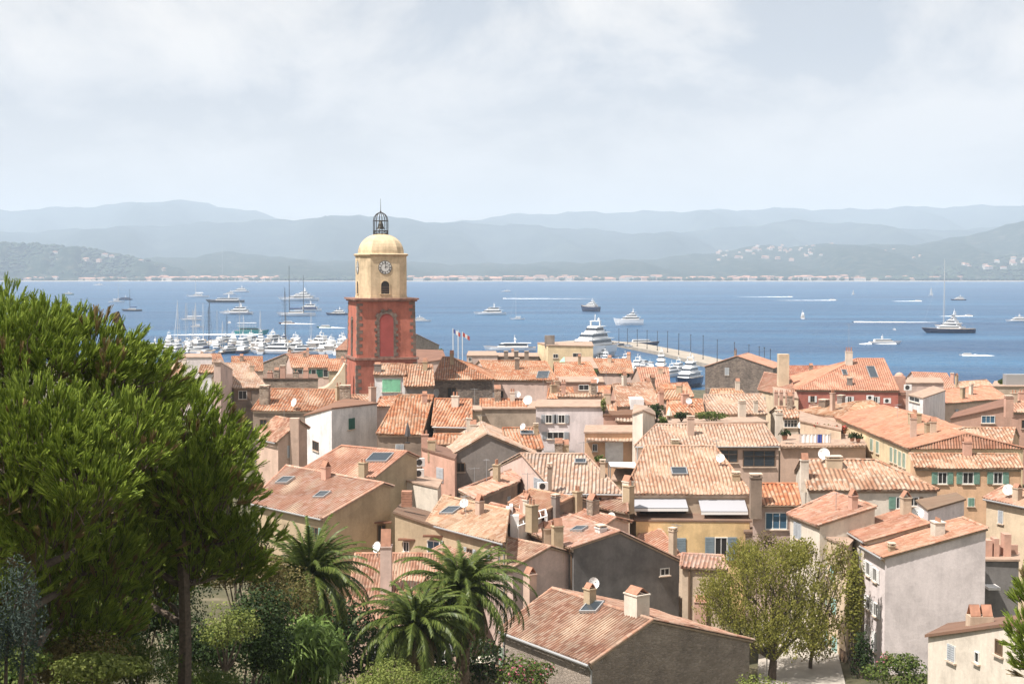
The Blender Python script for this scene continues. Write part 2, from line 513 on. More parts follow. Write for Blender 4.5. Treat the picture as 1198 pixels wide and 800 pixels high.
HSEED = [0]
ALLH = []
class House: pass
def _finish(h, label, A, B, u, n, z, r, s, a0, b0, rb, zb, hip, shed, wall, tile, base, name, ov, rib, wstone=None):
    HSEED[0] += 1
    sd_ = HSEED[0]
    L = (B - A).length
    zr = z + s * r
    RA, RB = A + u * a0 + n * r, A + u * b0 + n * r
    RA.z = RB.z = zr
    k = (r + rb) / r
    A2 = A + n * (r + rb) + (V() if 'L' in hip else u * a0 * k)
    B2 = B + n * (r + rb) + (V() if 'R' in hip else u * (b0 - L) * k)
    A2.z = B2.z = zb
    c = (A + B + A2 + B2) / 4
    g0 = min(gz(p.x, p.y) for p in (A, B, A2, B2)) if base is None else base
    g0 = max(g0, 0.3)
    root = thing(name, label, 'house', (c.x, c.y, g0))
    h.root, h.A, h.B, h.u, h.n, h.z, h.s, h.r = root, A, B, u, n, z, s, r
    h.RA, h.RB, h.A2, h.B2, h.zr = RA, RB, A2, B2, zr
    # roof
    rf = MB()
    if shed:
        roof_face(rf, [A, B, RB, RA], rib, seed=sd_)
        caps(rf, RA, RB, sd_)
    else:
        roof_face(rf, [A, B, RB, RA], rib, seed=sd_)
        roof_face(rf, [B2, A2, RA, RB], rib, seed=sd_ + 50)
        caps(rf, RA, RB, sd_)
        if 'L' in hip:
            roof_face(rf, [A2, A, RA], rib, seed=sd_ + 70); caps(rf, A, RA, sd_ + 1); caps(rf, A2, RA, sd_ + 4)
        if 'R' in hip:
            roof_face(rf, [B, B2, RB], rib, seed=sd_ + 80); caps(rf, B, RB, sd_ + 2); caps(rf, B2, RB, sd_ + 5)
    for fl, P0, P1, P2 in (('L', A, RA, A2), ('R', B, RB, B2)):
        if fl not in hip:                       # verge tiles along the gable
            caps(rf, P0 + V((0, 0, .02)), P1 + V((0, 0, .02)), sd_ + 3, r=.11)
            if not shed: caps(rf, P2 + V((0, 0, .02)), P1 + V((0, 0, .02)), sd_ + 6, r=.11)
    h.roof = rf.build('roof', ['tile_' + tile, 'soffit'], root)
    # walls
    def rz(p):
        t = n.dot(p - A)
        if shed or t <= r: f = z + s * t
        else: f = zr - (zr - zb) * (t - r) / rb
        return f - .13
    ins = .12
    end = r if shed else r + rb
    def corner(base_pt, du, dn):
        return base_pt + u * du + n * dn
    wa, wb = corner(A, ins, ov), corner(B, -ins, ov)
    if shed:
        wa2, wb2 = corner(RA, ins, -.1), corner(RB, -ins, -.1)
        ring = [wa, wb, wb2, wa2]; zt = [rz(p) for p in ring]
    else:
        wa2, wb2 = corner(A2, ins, -ov), corner(B2, -ins, -ov)
        ring = [wa, wb]
        zt = [z + s * ov - .13] * 2
        if 'R' not in hip: ring.append(corner(RB, -ins, 0)); zt.append(zr - .13)
        ring += [wb2, wa2]; zt += [zb + (zr - zb) / rb * ov - .13] * 2
        if 'L' not in hip: ring.append(corner(RA, ins, 0)); zt.append(zr - .13)
    wm = MB()
    nn = len(ring)
    vs = [V((p.x, p.y, g0 - .5)) for p in ring] + [V((p.x, p.y, q)) for p, q in zip(ring, zt)]
    wm.add(vs, [[i, (i + 1) % nn, nn + (i + 1) % nn, nn + i] for i in range(nn)])
    h.wall = wm.build('wall', wall if wall.startswith('r') and '_' in wall else 'render_' + wall, root)
    if A.y < 300 and L > 3.5:
        fm = frame_of(-n); c0 = corner((A + B) / 2, 0, ov)
        cm_ = MB(); hl = L / 2 - ins - .02
        zq = z + s * ov - .16
        for k_ in (0, 1): cm_.box((-hl, -.02, zq - .28 + .14 * k_), (hl, .08 + .09 * k_, zq - .15 + .14 * k_), 0, Matrix.Translation((c0.x, c0.y, 0)) @ fm)
        cm_.build('cornice', 'soffit' if sd_ % 3 else 'mortar', root)
    if A.y < 180 and L > 4 and sd_ % 2:
        gm = MB(); a_ = A + u * .1 - n * .09 + V((0, 0, -.06)); b_ = B - u * .1 - n * .09 + V((0, 0, -.06))
        gm.tube([a_, b_], .075, 6)
        q_ = (A if sd_ % 4 == 1 else B) + u * (.35 if sd_ % 4 == 1 else -.35)
        gm.tube([q_ - n * .09 + V((0, 0, -.08)), q_ + n * (ov - .08) + V((0, 0, -.7)), V((q_.x, q_.y, g0)) + n * (ov - .08)], .055, 6)
        gm.build('gutter', 'frame_brown' if sd_ % 3 == 0 else 'metal_grey', root)
    ver = lambda p, q: (p, (q - p).normalized().cross(V((0, 0, 1))).normalized())
    flat = lambda p: V((p.x, p.y, z))
    h.pl = {'front': (flat(wa), -n), 'right': (flat(wb), ver(flat(wb), flat(wb2))[1]), 'left': (flat(wa), -ver(flat(wa), flat(wa2))[1]),
            'roof': (A + V((0, 0, .05)), (V((0, 0, 1)) - n * s).normalized())}
    if h.pl['right'][1].dot(u) < 0: h.pl['right'] = (h.pl['right'][0], -h.pl['right'][1])
    ALLH.append(h)
    if h.pl['left'][1].dot(u) > 0: h.pl['left'] = (h.pl['left'][0], -h.pl['left'][1])
    return h
def F(label, e, r, z=None, s=.3, back=None, rb=None, hip='', shed=False, wall='beige', tile='orange', base=None, name='house', ov=.3, rib=.32):
    """house from its visible eave edge e, ridge r (photo pixels) and eave height z"""
    h = House()
    if z is None: z = zdef((e[1] + e[3]) / 2)
    A, B = PZ(e[0], e[1], z), PZ(e[2], e[3], z)
    u = (B - A); L = u.length; u.normalize()
    n = V((-u.y, u.x, 0))
    if n.y < 0: n = -n
    if s in ('L', 'R'):
        side = s
        q = PP(r[2], r[3], B, u) if side == 'R' else PP(r[0], r[1], A, u)
        run = n.dot(q - (B if side == 'R' else A))
        s = (q.z - z) / run if run > .3 else 9
        if not .12 < s < .75:
            print('SLOPE', label, round(s, 2), round(run, 1)); s = max(.15, min(.6, s)) if run > .3 else .3
    pn = (V((0, 0, 1)) - n * s)
    RA, RB = PP(r[0], r[1], A, pn), PP(r[2], r[3], A, pn)
    ra, rb_ = n.dot(RA - A), n.dot(RB - A)
    run = (ra + rb_) / 2
    if not 1 < run < 30: print('RUN', label, round(ra, 1), round(rb_, 1), 'L', round(L, 1)); run = max(1.5, min(15, run))
    a0, b0 = u.dot(RA - A), u.dot(RB - A)
    if 'DBG' in globals(): print('H %-40s z%.1f Y%.0f L%.1f run%.1f s%.2f a0 %.1f b0 %.1f' % (label[:40], z, A.y, L, run, s, a0, b0 - L))
    zb, rbk = z, run if rb is None else rb
    if rb is not None: zb = z + s * run - s * rb
    if back:
        q = PP(back[0], back[1], B, u)
        rbk = n.dot(q - B) - run
        zb = q.z
        if not .5 < rbk < 30: print('BACK', label, rbk, zb); rbk, zb = run, z
    return _finish(h, label, A, B, u, n, z, run, s, a0, b0, rbk, zb, hip, shed, wall, tile, base, name, ov, rib)
def G(label, l, apex, r, z=None, zr=None, ln=10, wall='beige', tile='orange', base=None, name='house', rib=.32, Y=None):
    """house whose gable end faces us: photo pixels of the two gable corners and the apex"""
    h = House()
    if z is None: z = zdef((l[1] + r[1]) / 2)
    Lp = PZ(l[0], l[1], z); Rp = PZ(r[0], r[1], zr if zr is not None else z)
    n = (Rp - Lp); n.z = 0; wd = n.length; n.normalize()
    u = V((n.y, -n.x, 0))                      # towards us
    q = PP(apex[0], apex[1], Lp, u)
    run = n.dot(q - Lp)
    s = (q.z - z) / run
    if 'DBG' in globals(): print('G %-40s z%.1f Y%.0f W%.1f run%.1f s%.2f' % (label[:40], z, Lp.y, wd, run, s))
    A = Lp - u * ln
    return _finish(h, label, A, Lp, u, n, z, run, s, 0, ln, wd - run, Rp.z, '', False, wall, tile, base, name, .2, rib)
def BLK(label, pts, wall='beige', top=None, base=None, name='house', parapet=0, cat='house', wallname='wall', topname='flat_roof'):
    """flat-topped building from the photo pixels and depth of its top corners (anticlockwise from the nearest left)"""
    h = House()
    q = [P(*p) for p in pts]
    c = sum(q, V()) / len(q)
    g0 = max(.3, min(gz(p.x, p.y) for p in q)) if base is None else base
    h.root = thing(name, label, cat, (c.x, c.y, g0))
    mb = MB()
    n = len(q)
    zt = [p.z for p in q]
    vs = [V((p.x, p.y, g0 - .5)) for p in q] + q
    wn = wall if '_' in wall else 'render_' + wall
    mb.add(vs, [[i, (i + 1) % n, n + (i + 1) % n, n + i] for i in range(n)])
    if parapet:
        inn = [p + (c - p).normalized() * .35 for p in q]
        vs = q + inn + [p - V((0, 0, parapet)) for p in inn]
        mb.add(vs, [[i, (i + 1) % n, n + (i + 1) % n, n + i] for i in range(n)] + [[n + i, n + (i + 1) % n, 2 * n + (i + 1) % n, 2 * n + i] for i in range(n)])
    h.wall = mb.build(wallname, wn, h.root)
    t = MB()
    if parapet:
        t.slab([p - V((0, 0, parapet - .06)) for p in inn], V((0, 0, -.2)))
    else:
        out = [p + V((p.x - c.x, p.y - c.y, 0)).normalized() * .2 + V((0, 0, .1)) for p in q]
        t.slab(out, V((0, 0, -.16)))
    tm = 'terrace_floor' if top in (None, 'mortar') else top
    h.roof = t.build(topname, tm, h.root)
    h.pl = {}
    for i in range(n):
        a, b = q[i], q[(i + 1) % n]
        d = (b - a); d.z = 0; d.normalize()
        nr = V((d.y, -d.x, 0))
        if nr.dot((a + b) / 2 - c) < 0: nr = -nr
        h.pl[i] = (a, nr)
    nn = (q[1] - q[0]).cross(q[2] - q[0]).normalized()
    h.pl['roof'] = (q[0] + V((0, 0, .1 - parapet)), nn if nn.z > 0 else -nn)
    h.pl['front'] = h.pl[0]
    h.q = q
    return h
def at(h, x, y, key='roof'):
    p, n = h.pl[key]
    return PP(x, y, p, n)
def frame_of(n):
    """local frame of a wall: x along it (to the right seen from outside), y outward, z up"""
    d = V((0, 0, 1)).cross(n).normalized()
    return Matrix(((d.x, n.x, 0, 0), (d.y, n.y, 0, 0), (0, 0, 1, 0), (0, 0, 0, 1)))
def WIN(h, key, x0, y0, x1, y1, shut=None, kind='dark', bars=1, sill=True, frame='white', lab=None, closed=False, sw=None):
    """a window (frame > pane, sill) and its shutters, from its pixel rectangle on wall `key`"""
    p, n = h.pl[key]
    c = PP((x0 + x1) / 2, (y0 + y1) / 2, p, n)
    l, r = PP(x0, (y0 + y1) / 2, p, n), PP(x1, (y0 + y1) / 2, p, n)
    t, b = PP((x0 + x1) / 2, y0, p, n), PP((x0 + x1) / 2, y1, p, n)
    W, H = (r - l).length, abs(t.z - b.z)
    M = Matrix.Translation(c) @ frame_of(n)
    a, d = W / 2, H / 2
    fw = min(.08, W * .12)
    f = MB()
    for lo, hi in (((-a, 0, -d), (-a + fw, .07, d)), ((a - fw, 0, -d), (a, .07, d)), ((-a + fw, 0, d - fw), (a - fw, .07, d)), ((-a + fw, 0, -d), (a - fw, .07, -d + fw))):
        f.box(lo, hi, 0, M)
    if closed:
        fo = f.build('window', 'frame_' + frame, h.root)
    else:
        for i in range(bars):
            x = -a + fw + (W - 2 * fw) * (i + 1) / (bars + 1)
            f.box((x - fw * .35, .016, -d + fw), (x + fw * .35, .05, d - fw), 0, M)
        if H > .9 and kind == 'glass':
            f.box((-a + fw, .016, d * .25), (a - fw, .045, d * .25 + fw * .6), 0, M)
        fo = f.build('window', 'frame_' + frame, h.root)
        g = MB(); g.box((-a + fw, .002, -d + fw), (a - fw, .015, d - fw), 0, M)
        g.build('pane', {'dark': 'dark_room', 'glass': 'glass', 'blue': 'blue_glass'}[kind], fo)
    if sill:
        s = MB(); s.box((-a - .1, 0, -d - .09), (a + .1, .16, -d), 0, M)
        s.build('sill', 'mortar', fo)
    if lab: fo['label'] = lab
    if shut:
        if closed:
            wv = [(-a + fw * .5, -.01), (.01, a - fw * .5)]
        else:
            k = W / 2 if sw is None else sw
            wv = [(-a - k, -a - .02), (a + .02, a + k)]
        for (s0, s1) in wv:
            m = MB()
            m.box((s0, .03, -d), (s1, .075, d), 0, M)
            nl = max(4, min(14, int(H / .12)))
            for i in range(nl):
                zz = -d + H * (i + .5) / nl
                m.box((s0 + .05, .075, zz - H / nl * .28), (s1 - .05, .1, zz + H / nl * .2), 0, M)
            m.build('shutter', 'shutter_' + shut, h.root)
    return fo
def DOOR(h, key, x0, y0, x1, y1, mat, name='door'):
    p, n = h.pl[key]
    c = PP((x0 + x1) / 2, (y0 + y1) / 2, p, n)
    W = (PP(x0, y0, p, n) - PP(x1, y0, p, n)).length
    H = abs(PP(x0, y0, p, n).z - PP(x0, y1, p, n).z)
    M = Matrix.Translation(c) @ frame_of(n)
    m = MB()
    m.box((-W / 2, .004, -H / 2), (W / 2, .07, H / 2), 0, M)
    k = max(3, int(H / .35))
    for i in range(k):
        m.box((-W / 2 + .08, .07, -H / 2 + H * i / k + .04), (W / 2 - .08, .09, -H / 2 + H * (i + 1) / k - .02), 0, M)
    return m.build(name, mat, h.root)
def CHIM(h, x, y, wpx, hpx, style='tent', wall='beige', key='roof', rz=None, d=None):
    """chimney standing on the roof: foot pixel, width and height in photo pixels; shaft is a part, its cap a sub-part"""
    p = at(h, x, y, key)
    sc_ = p.y / F_PX
    W, H = wpx * sc_, hpx * sc_
    D = W * .8 if d is None else d
    if rz is None: rz = math.atan2(h.u.y, h.u.x) if hasattr(h, 'u') else 0
    M = Matrix.Translation(p) @ Matrix.Rotation(rz, 4, 'Z')
    a, b = W / 2, D / 2
    sh = H * (.72 if style != 'flat' else .86)
    m = MB()
    m.box((-a, -b, -1.2), (a, b, sh), 0, M)
    m.box((-a - .06, -b - .06, sh), (a + .06, b + .06, sh + .09), 0, M)
    co = m.build('chimney', wall if wall.startswith('rubble') else 'render_' + wall, h.root)
    q = MB(); z0 = sh + .09; z1 = max(H, sh + .3)
    if style == 'tent':
        for sg in (-1, 1):
            pts = [V((-a * .9, sg * b * .95, z0)), V((a * .9, sg * b * .95, z0)), V((a * .9, sg * .03, z1)), V((-a * .9, sg * .03, z1))]
            q.slab([M @ v for v in pts], V((0, 0, .06)))
        mat = 'pot_clay'
    elif style == 'pots':
        k = max(2, int(W / .32))
        for i in range(k):
            q.lathe(M @ V((-a + W * (i + .5) / k, 0, 0)), [(.11, z0), (.1, z0 + .1), (.085, z1)], 8)
        mat = 'pot_clay'
    else:
        for sx in (-1, 1):
            for sy in (-1, 1):
                q.box((sx * a * .8 - .06, sy * b * .8 - .06, z0), (sx * a * .8 + .06, sy * b * .8 + .06, z1 - .08), 0, M)
        q.box((-a - .05, -b - .05, z1 - .08), (a + .05, b + .05, z1), 0, M)
        mat = 'mortar'
    q.build('chimney_cap', mat, co)
    return co
def SKYL(h, x0, y0, x1, y1, lab=None):
    """roof window lying in the slope"""
    p, n = h.pl['roof']
    q = [PP(x0, y1, p, n), PP(x1, y1, p, n), PP(x1, y0, p, n), PP(x0, y0, p, n)]
    e = (q[1] - q[0]).normalized(); v = n.cross(e).normalized()
    W = (q[1] - q[0]).length; H = abs((q[3] - q[0]).dot(v))
    M = Matrix.Translation(q[0]) @ Matrix(((e.x, v.x, n.x, 0), (e.y, v.y, n.y, 0), (e.z, v.z, n.z, 0), (0, 0, 0, 1)))
    f = MB()
    t = .09
    for lo, hi in (((0, 0, 0), (t, H, .2)), ((W - t, 0, 0), (W, H, .2)), ((t, 0, 0), (W - t, t, .2)), ((t, H - t, 0), (W - t, H, .2))):
        f.box(lo, hi, 0, M)
    fo = f.build('skylight', 'metal_grey', h.root)
    g = MB(); g.box((t, t, .05), (W - t, H - t, .15), 0, M)
    g.build('pane', 'glass', fo)
    return fo
# ------------------------------------------------------------------ small rooftop things
def DISH(label, p, r=.42, az=-2.4, mast=.7):
    t = thing('satellite_dish', label, 'satellite dish', p - V((0, 0, mast)))
    m = MB(); m.tube([p - V((0, 0, mast)), p], .03)
    m.build('mast', 'metal_grey', t)
    d = V((math.cos(az), math.sin(az), .35)).normalized()
    a = d.orthogonal().normalized(); b = d.cross(a)
    K = 14
    vs = [p]
    for ring, dep in ((.5, .045), (1, .16)):
        vs += [p + (a * math.cos(i * 6.2832 / K) + b * math.sin(i * 6.2832 / K)) * r * ring + d * dep * r * 2 for i in range(K)]
    fs = [[0, 1 + i, 1 + (i + 1) % K] for i in range(K)] + [[1 + i, 1 + K + i, 1 + K + (i + 1) % K, 1 + (i + 1) % K] for i in range(K)]
    m = MB(); m.add(vs, fs)
    bk = [v - d * .025 for v in vs]; m.add(bk, [f[::-1] for f in fs])
    m.build('reflector', 'white_paint', t)
    m = MB(); m.tube([p - b * r * .9 + d * .1, p + d * r * 1.1], .018); m.tube([p + d * r * 1.0, p + d * r * 1.2], .05)
    m.build('feed_arm', 'metal_grey', t)
    return t
def AC(label, p, rz=0.0, w_=.85, h_=.65):
    t = thing('air_conditioner', label, 'air conditioner', p, rz=rz)
    m = MB(); m.box((-w_ / 2, -.17, .08), (w_ / 2, .17, .08 + h_))
    m.box((-w_ / 2 + .08, -.15, 0), (-w_ / 2 + .14, .15, .08)); m.box((w_ / 2 - .14, -.15, 0), (w_ / 2 - .08, .15, .08))
    m.build('casing', 'white_paint', t)
    m = MB()
    c = V((-w_ * .1, -.175, .08 + h_ / 2))
    K = 16; r = h_ * .4
    for q, mi in ((r, 0),):
        vs = [c] + [c + V((math.cos(i * 6.2832 / K) * q, 0, math.sin(i * 6.2832 / K) * q)) for i in range(K)] + [c + V((math.cos(i * 6.2832 / K) * q, .004, math.sin(i * 6.2832 / K) * q)) for i in range(K)]
        m.add(vs, [[0, 1 + i, 1 + (i + 1) % K] for i in range(K)] + [[1 + i, 1 + K + i, 1 + K + (i + 1) % K, 1 + (i + 1) % K] for i in range(K)])
    m.build('fan_grille', 'metal_dark', t)
    return t
def ANT(label, p, hgt=2.2, rz=.4):
    t = thing('tv_antenna', label, 'antenna', p, rz=rz)
    m = MB(); m.tube([V((0, 0, -.3)), V((0, 0, hgt))], .025, 5)
    m.build('mast', 'metal_grey', t)
    m = MB(); m.tube([V((-.5, 0, hgt - .1)), V((.6, 0, hgt - .1))], .016, 4)
    for i in range(6):
        x = -.45 + i * .2; m.tube([V((x, -.32 + i * .025, hgt - .1)), V((x, .32 - i * .025, hgt - .1))], .01, 4)
    m.build('aerial', 'metal_grey', t)
    return t
# ================================================================== ground, water, hills, air
m, t, b = newmat('earth')
g = nd(t, 'ShaderNodeNewGeometry')
n1 = nd(t, 'ShaderNodeTexNoise', i_Scale=.35, i_Detail=8.0)
t.links.new(g.outputs['Position'], n1.inputs[0])
r1 = ramp(t, [(.35, (.045, .045, .02)), (.55, (.09, .08, .04)), (.7, (.17, .14, .09))], n1.outputs[0])
t.links.new(r1.outputs[0], b.inputs['Base Color'])
b.inputs['Roughness'].default_value = .95
mb = MB()
ys = [-80, -40, -10, 0, 4, 8, 14, 20, 26, 32, 40, 46, 52, 60, 66, 74, 80, 88, 94, 105, 120, 140, 160, 180, 210, 240, 270, 300, 330, 340, 350, 356, 362, 370, 380, 390, 398, 406, 416, 430, 445, 452, 460, 470, 480, 500, 520, 560, 584, 592, 598, 604, 615, 640, 700]
xs = [-420, -300, -200, -150, -110, -80, -60, -45, -35, -28, -22, -17, -13, -9, -5, 0, 5, 10, 16, 24, 34, 45, 55, 65, 75, 85, 92, 100, 110, 130, 160, 200, 300, 420]
for y in ys:
    for x in xs: mb.v.append((x, y, gz(x, y)))
nx = len(xs)
for j in range(len(ys) - 1):
    for i in range(nx - 1): mb.f.append([j * nx + i, j * nx + i + 1, (j + 1) * nx + i + 1, (j + 1) * nx + i]); mb.m.append(0)
tag(mb.build('ground', 'earth'), kind='structure')
# street at the lower right
mb = MB()
q = [P(885, 800, 100), P(990, 800, 103), P(975, 765, 118), P(930, 742, 128), P(890, 742, 128)]
for p in q: p.z = gz(p.x, p.y) + .06
mb.slab([V((p.x, p.y, 9.46)) for p in q], V((0, 0, -.3)))
tag(mb.build('street', 'paving'), kind='structure')
# sea
m, t, b = newmat('sea_water')
lk = t.links.new
g = nd(t, 'ShaderNodeNewGeometry')
b.inputs['Base Color'].default_value = (.012, .075, .165, 1)
b.inputs['Roughness'].default_value = .32
b.inputs['IOR'].default_value = 1.33
b.inputs['Specular IOR Level'].default_value = .30
hs = None
for sc_, st, ro, amp in ((.035, (1, .6, 1), .2, 1.0), (.16, (1, .55, 1), .5, .55), (.7, (1, .6, 1), 0, .25)):
    mpn = nd(t, 'ShaderNodeMapping')
    mpn.inputs['Scale'].default_value = st
    mpn.inputs['Rotation'].default_value = (0, 0, ro)
    lk(g.outputs['Position'], mpn.inputs[0])
    n = nd(t, 'ShaderNodeTexNoise', i_Scale=sc_, i_Detail=4.0, i_Roughness=.6)
    lk(mpn.outputs[0], n.inputs[0])
    mu = nd(t, 'ShaderNodeMath', operation='MULTIPLY', n_1=amp)
    lk(n.outputs[0], mu.inputs[0])
    if hs is None: hs = mu
    else:
        ad = nd(t, 'ShaderNodeMath', operation='ADD')
        lk(hs.outputs[0], ad.inputs[0]); lk(mu.outputs[0], ad.inputs[1]); hs = ad
bp = nd(t, 'ShaderNodeBump', i_Strength=1.0, i_Distance=4.5)
lk(hs.outputs[0], bp.inputs['Height']); lk(bp.outputs[0], b.inputs['Normal'])
# wind lanes: patches of ruffled, lighter water
mpn = nd(t, 'ShaderNodeMapping')
mpn.inputs['Scale'].default_value = (.0018, .011, 1)
mpn.inputs['Rotation'].default_value = (0, 0, .12)
lk(g.outputs['Position'], mpn.inputs[0])
n = nd(t, 'ShaderNodeTexNoise', i_Scale=1.0, i_Detail=6.0, i_Roughness=.6)
lk(mpn.outputs[0], n.inputs[0])
rr = ramp(t, [(.36, (.004, .046, .125)), (.66, (.024, .112, .225))], n.outputs[0])
lk(rr.outputs[0], b.inputs['Base Color'])
mb = MB()
mb.add([V((-9000, 250, 0)), V((9000, 250, 0)), V((9000, 14500, 0)), V((-9000, 14500, 0))], [(0, 1, 2, 3)])
tag(mb.build('sea', 'sea_water'), kind='structure')

# hills: ridges traced as skylines, each at its own distance with a real slope in front and behind
def hillmat(name, c1, c2, c3, scale):
    m, t, b = newmat(name)
    g = nd(t, 'ShaderNodeNewGeometry')
    n = nd(t, 'ShaderNodeTexNoise', i_Scale=scale, i_Detail=9.0, i_Roughness=.68)
    t.links.new(g.outputs['Position'], n.inputs[0])
    r = ramp(t, [(.36, c1), (.52, c2), (.64, c3)], n.outputs[0])
    t.links.new(r.outputs[0], b.inputs['Base Color'])
    b.inputs['Roughness'].default_value = 1
    b.inputs['Specular IOR Level'].default_value = 0
    bp = nd(t, 'ShaderNodeBump', i_Strength=1.0, i_Distance=12)
    t.links.new(n.outputs[0], bp.inputs['Height']); t.links.new(bp.outputs[0], b.inputs['Normal'])
hillmat('hill_near', (.012, .024, .018), (.026, .042, .028), (.085, .08, .06), .02)
hillmat('hill_far', (.018, .030, .030), (.03, .045, .042), (.05, .065, .055), .004)
SHORE = 5000.0
def ridge(name, D, pts, front, seed, mat, rough=6, foot=0.8, back=900):
    r = random.Random(seed)
    x0, x1 = pts[0][0], pts[-1][0]
    nxx = 150
    rows = [0, .06, .14, .25, .38, .52, .66, .8, .9, 1.0, 1.12, 1.4]
    ph = [(r.uniform(0, 6.28), r.uniform(0, 6.28)) for _ in range(5)]
    mb = MB()
    for i in range(nxx + 1):
        px = x0 + (x1 - x0) * i / nxx
        py = lerp(pts, px)
        zc_ = CAM_Z + (HOR - py) * D / F_PX
        zc_ += (math.sin(i * .9 + ph[0][0]) + math.sin(i * 2.3 + ph[0][1]) * .6) * rough * .5
        for k in rows:
            f = k if k <= 1 else 1 + (k - 1) * 1.0
            Yk = D - front + front * f if k <= 1 else D + back * (k - 1) / .4
            xw = (px - CX) / F_PX * D * (.35 + .65 * Yk / D)
            if k <= 1:
                z = zc_ * (k ** foot) * (1 + .0 * k)
                z += math.sin(k * 3.1416) * zc_ * .16 * (math.sin(i * .22 + ph[1][0]) + .7 * math.sin(i * .55 + k * 3 + ph[2][0]) + .4 * math.sin(i * 1.3 + k * 7 + ph[3][0]))
                z = max(.5 + k * 3, z)
                if k < 1:                       # never above the crest as we see it
                    z = min(z, CAM_Z + (zc_ - CAM_Z) * (Yk / D) - 2 * (1 - k)) if zc_ > CAM_Z else min(z, zc_)
                if k == 0: z = -2
            else:
                z = zc_ * (1 - (k - 1) / .4 * .9)
            mb.v.append((xw, Yk, z))
    nr = len(rows)
    for i in range(nxx):
        for k in range(nr - 1):
            mb.f.append([i * nr + k, (i + 1) * nr + k, (i + 1) * nr + k + 1, i * nr + k + 1]); mb.m.append(0)
    return tag(mb.build(name, mat, smooth=True), kind='structure')
ridge('hills', 13500, [(-250, 250), (-100, 246), (0, 247), (60, 244), (120, 241), (165, 237), (205, 235), (245, 238), (275, 245), (305, 249), (330, 256), (350, 263), (395, 262), (440, 268), (520, 262), (590, 252), (660, 249), (760, 248), (850, 246), (930, 244), (980, 246), (1050, 243), (1120, 242), (1200, 240), (1400, 232)], 3200, 1, 'hill_far', 22)
ridge('hills', 10200, [(-250, 282), (-60, 276), (60, 270), (150, 266), (240, 261), (310, 258), (380, 255), (420, 251), (470, 256), (520, 261), (600, 263), (680, 268), (760, 274), (860, 266), (930, 258), (1000, 262), (1080, 270), (1180, 266), (1400, 256)], 2500, 2, 'hill_far', 16)
ridge('hills', 7300, [(-200, 305), (100, 306), (230, 300), (260, 295), (300, 297), (340, 303), (420, 306), (560, 309), (700, 306), (760, 303), (820, 297), (870, 291), (895, 286), (930, 289), (975, 285), (1030, 287), (1080, 285), (1120, 278), (1160, 268), (1210, 256), (1300, 240), (1450, 225)], 1900, 3, 'hill_near', 10)
ridge('hills', 5900, [(-300, 286), (-150, 288), (-40, 287), (0, 284), (50, 285), (80, 288), (110, 291), (135, 296), (160, 302), (185, 307), (205, 312), (225, 319)], 800, 4, 'hill_near', 6)
ridge('hills', 6100, [(1010, 319), (1060, 314), (1100, 309), (1140, 304), (1180, 299), (1230, 294), (1300, 286), (1420, 280)], 900, 5, 'hill_near', 6)
# plain and beach at the far shore
mb = MB()
for i in range(81):
    x = -3600 + i * 90
    w_ = 22 * math.sin(i * .31) + 14 * math.sin(i * .83)
    for (Y, z) in ((SHORE + w_ - 8, -.6), (SHORE + 14 + w_, .9), (SHORE + 50 + w_, 2.2), (SHORE + 52 + w_, 2.4), (SHORE + 900, 6), (SHORE + 3200, 9)):
        mb.v.append((x, Y, z))
for i in range(80):
    for k in range(5): mb.f.append([i * 6 + k, (i + 1) * 6 + k, (i + 1) * 6 + k + 1, i * 6 + k + 1]); mb.m.append(0 if k < 2 else 1)
plain('beach_sand', (.36, .315, .26), .95, noise=.15, scale=.03)
tag(mb.build('beach', ['beach_sand', 'hill_near']), kind='structure')
# belt of trees along the far shore: one far-off mass
m, t, b = newmat('far_tree_leaf')
b.inputs['Roughness'].default_value = 1
g = nd(t, 'ShaderNodeNewGeometry')
rt = ramp(t, [(0, (.012, .026, .016)), (1, (.04, .06, .03))], g.outputs['Random Per Island'])
t.links.new(rt.outputs[0], b.inputs['Base Color'])
mb = MB(); r = random.Random(12)
def blob(mb, c, rx, rz, r, n=7):
    prof = [(0.35, 0), (1, .35), (.9, .7), (.45, .95), (.05, 1.05)]
    vs = [c + V((rx * q * math.cos(k * 6.2832 / n + r.random() * .4) * r.uniform(.8, 1.2), rx * q * math.sin(k * 6.2832 / n) * r.uniform(.8, 1.2), z * rz * r.uniform(.9, 1.1))) for q, z in prof for k in range(n)]
    mb.add(vs, [[i * n + j, i * n + (j + 1) % n, (i + 1) * n + (j + 1) % n, (i + 1) * n + j] for i in range(4) for j in range(n)])
for i in range(2600):
    px = r.uniform(-120, 1330)
    Y = SHORE + 70 + 700 * r.random() ** 1.6
    dens = .5 + .5 * math.sin(px * .017) * math.sin(px * .041 + 1)
    if r.random() > .35 + .65 * dens: continue
    h_ = r.uniform(6, 13) * (1.25 if px < 60 or px > 1050 else 1)
    x = (px - CX) / F_PX * Y
    blob(mb, V((x, Y, 2 + (Y - SHORE) * .004)), h_ * r.uniform(.6, 1.3), h_, r)
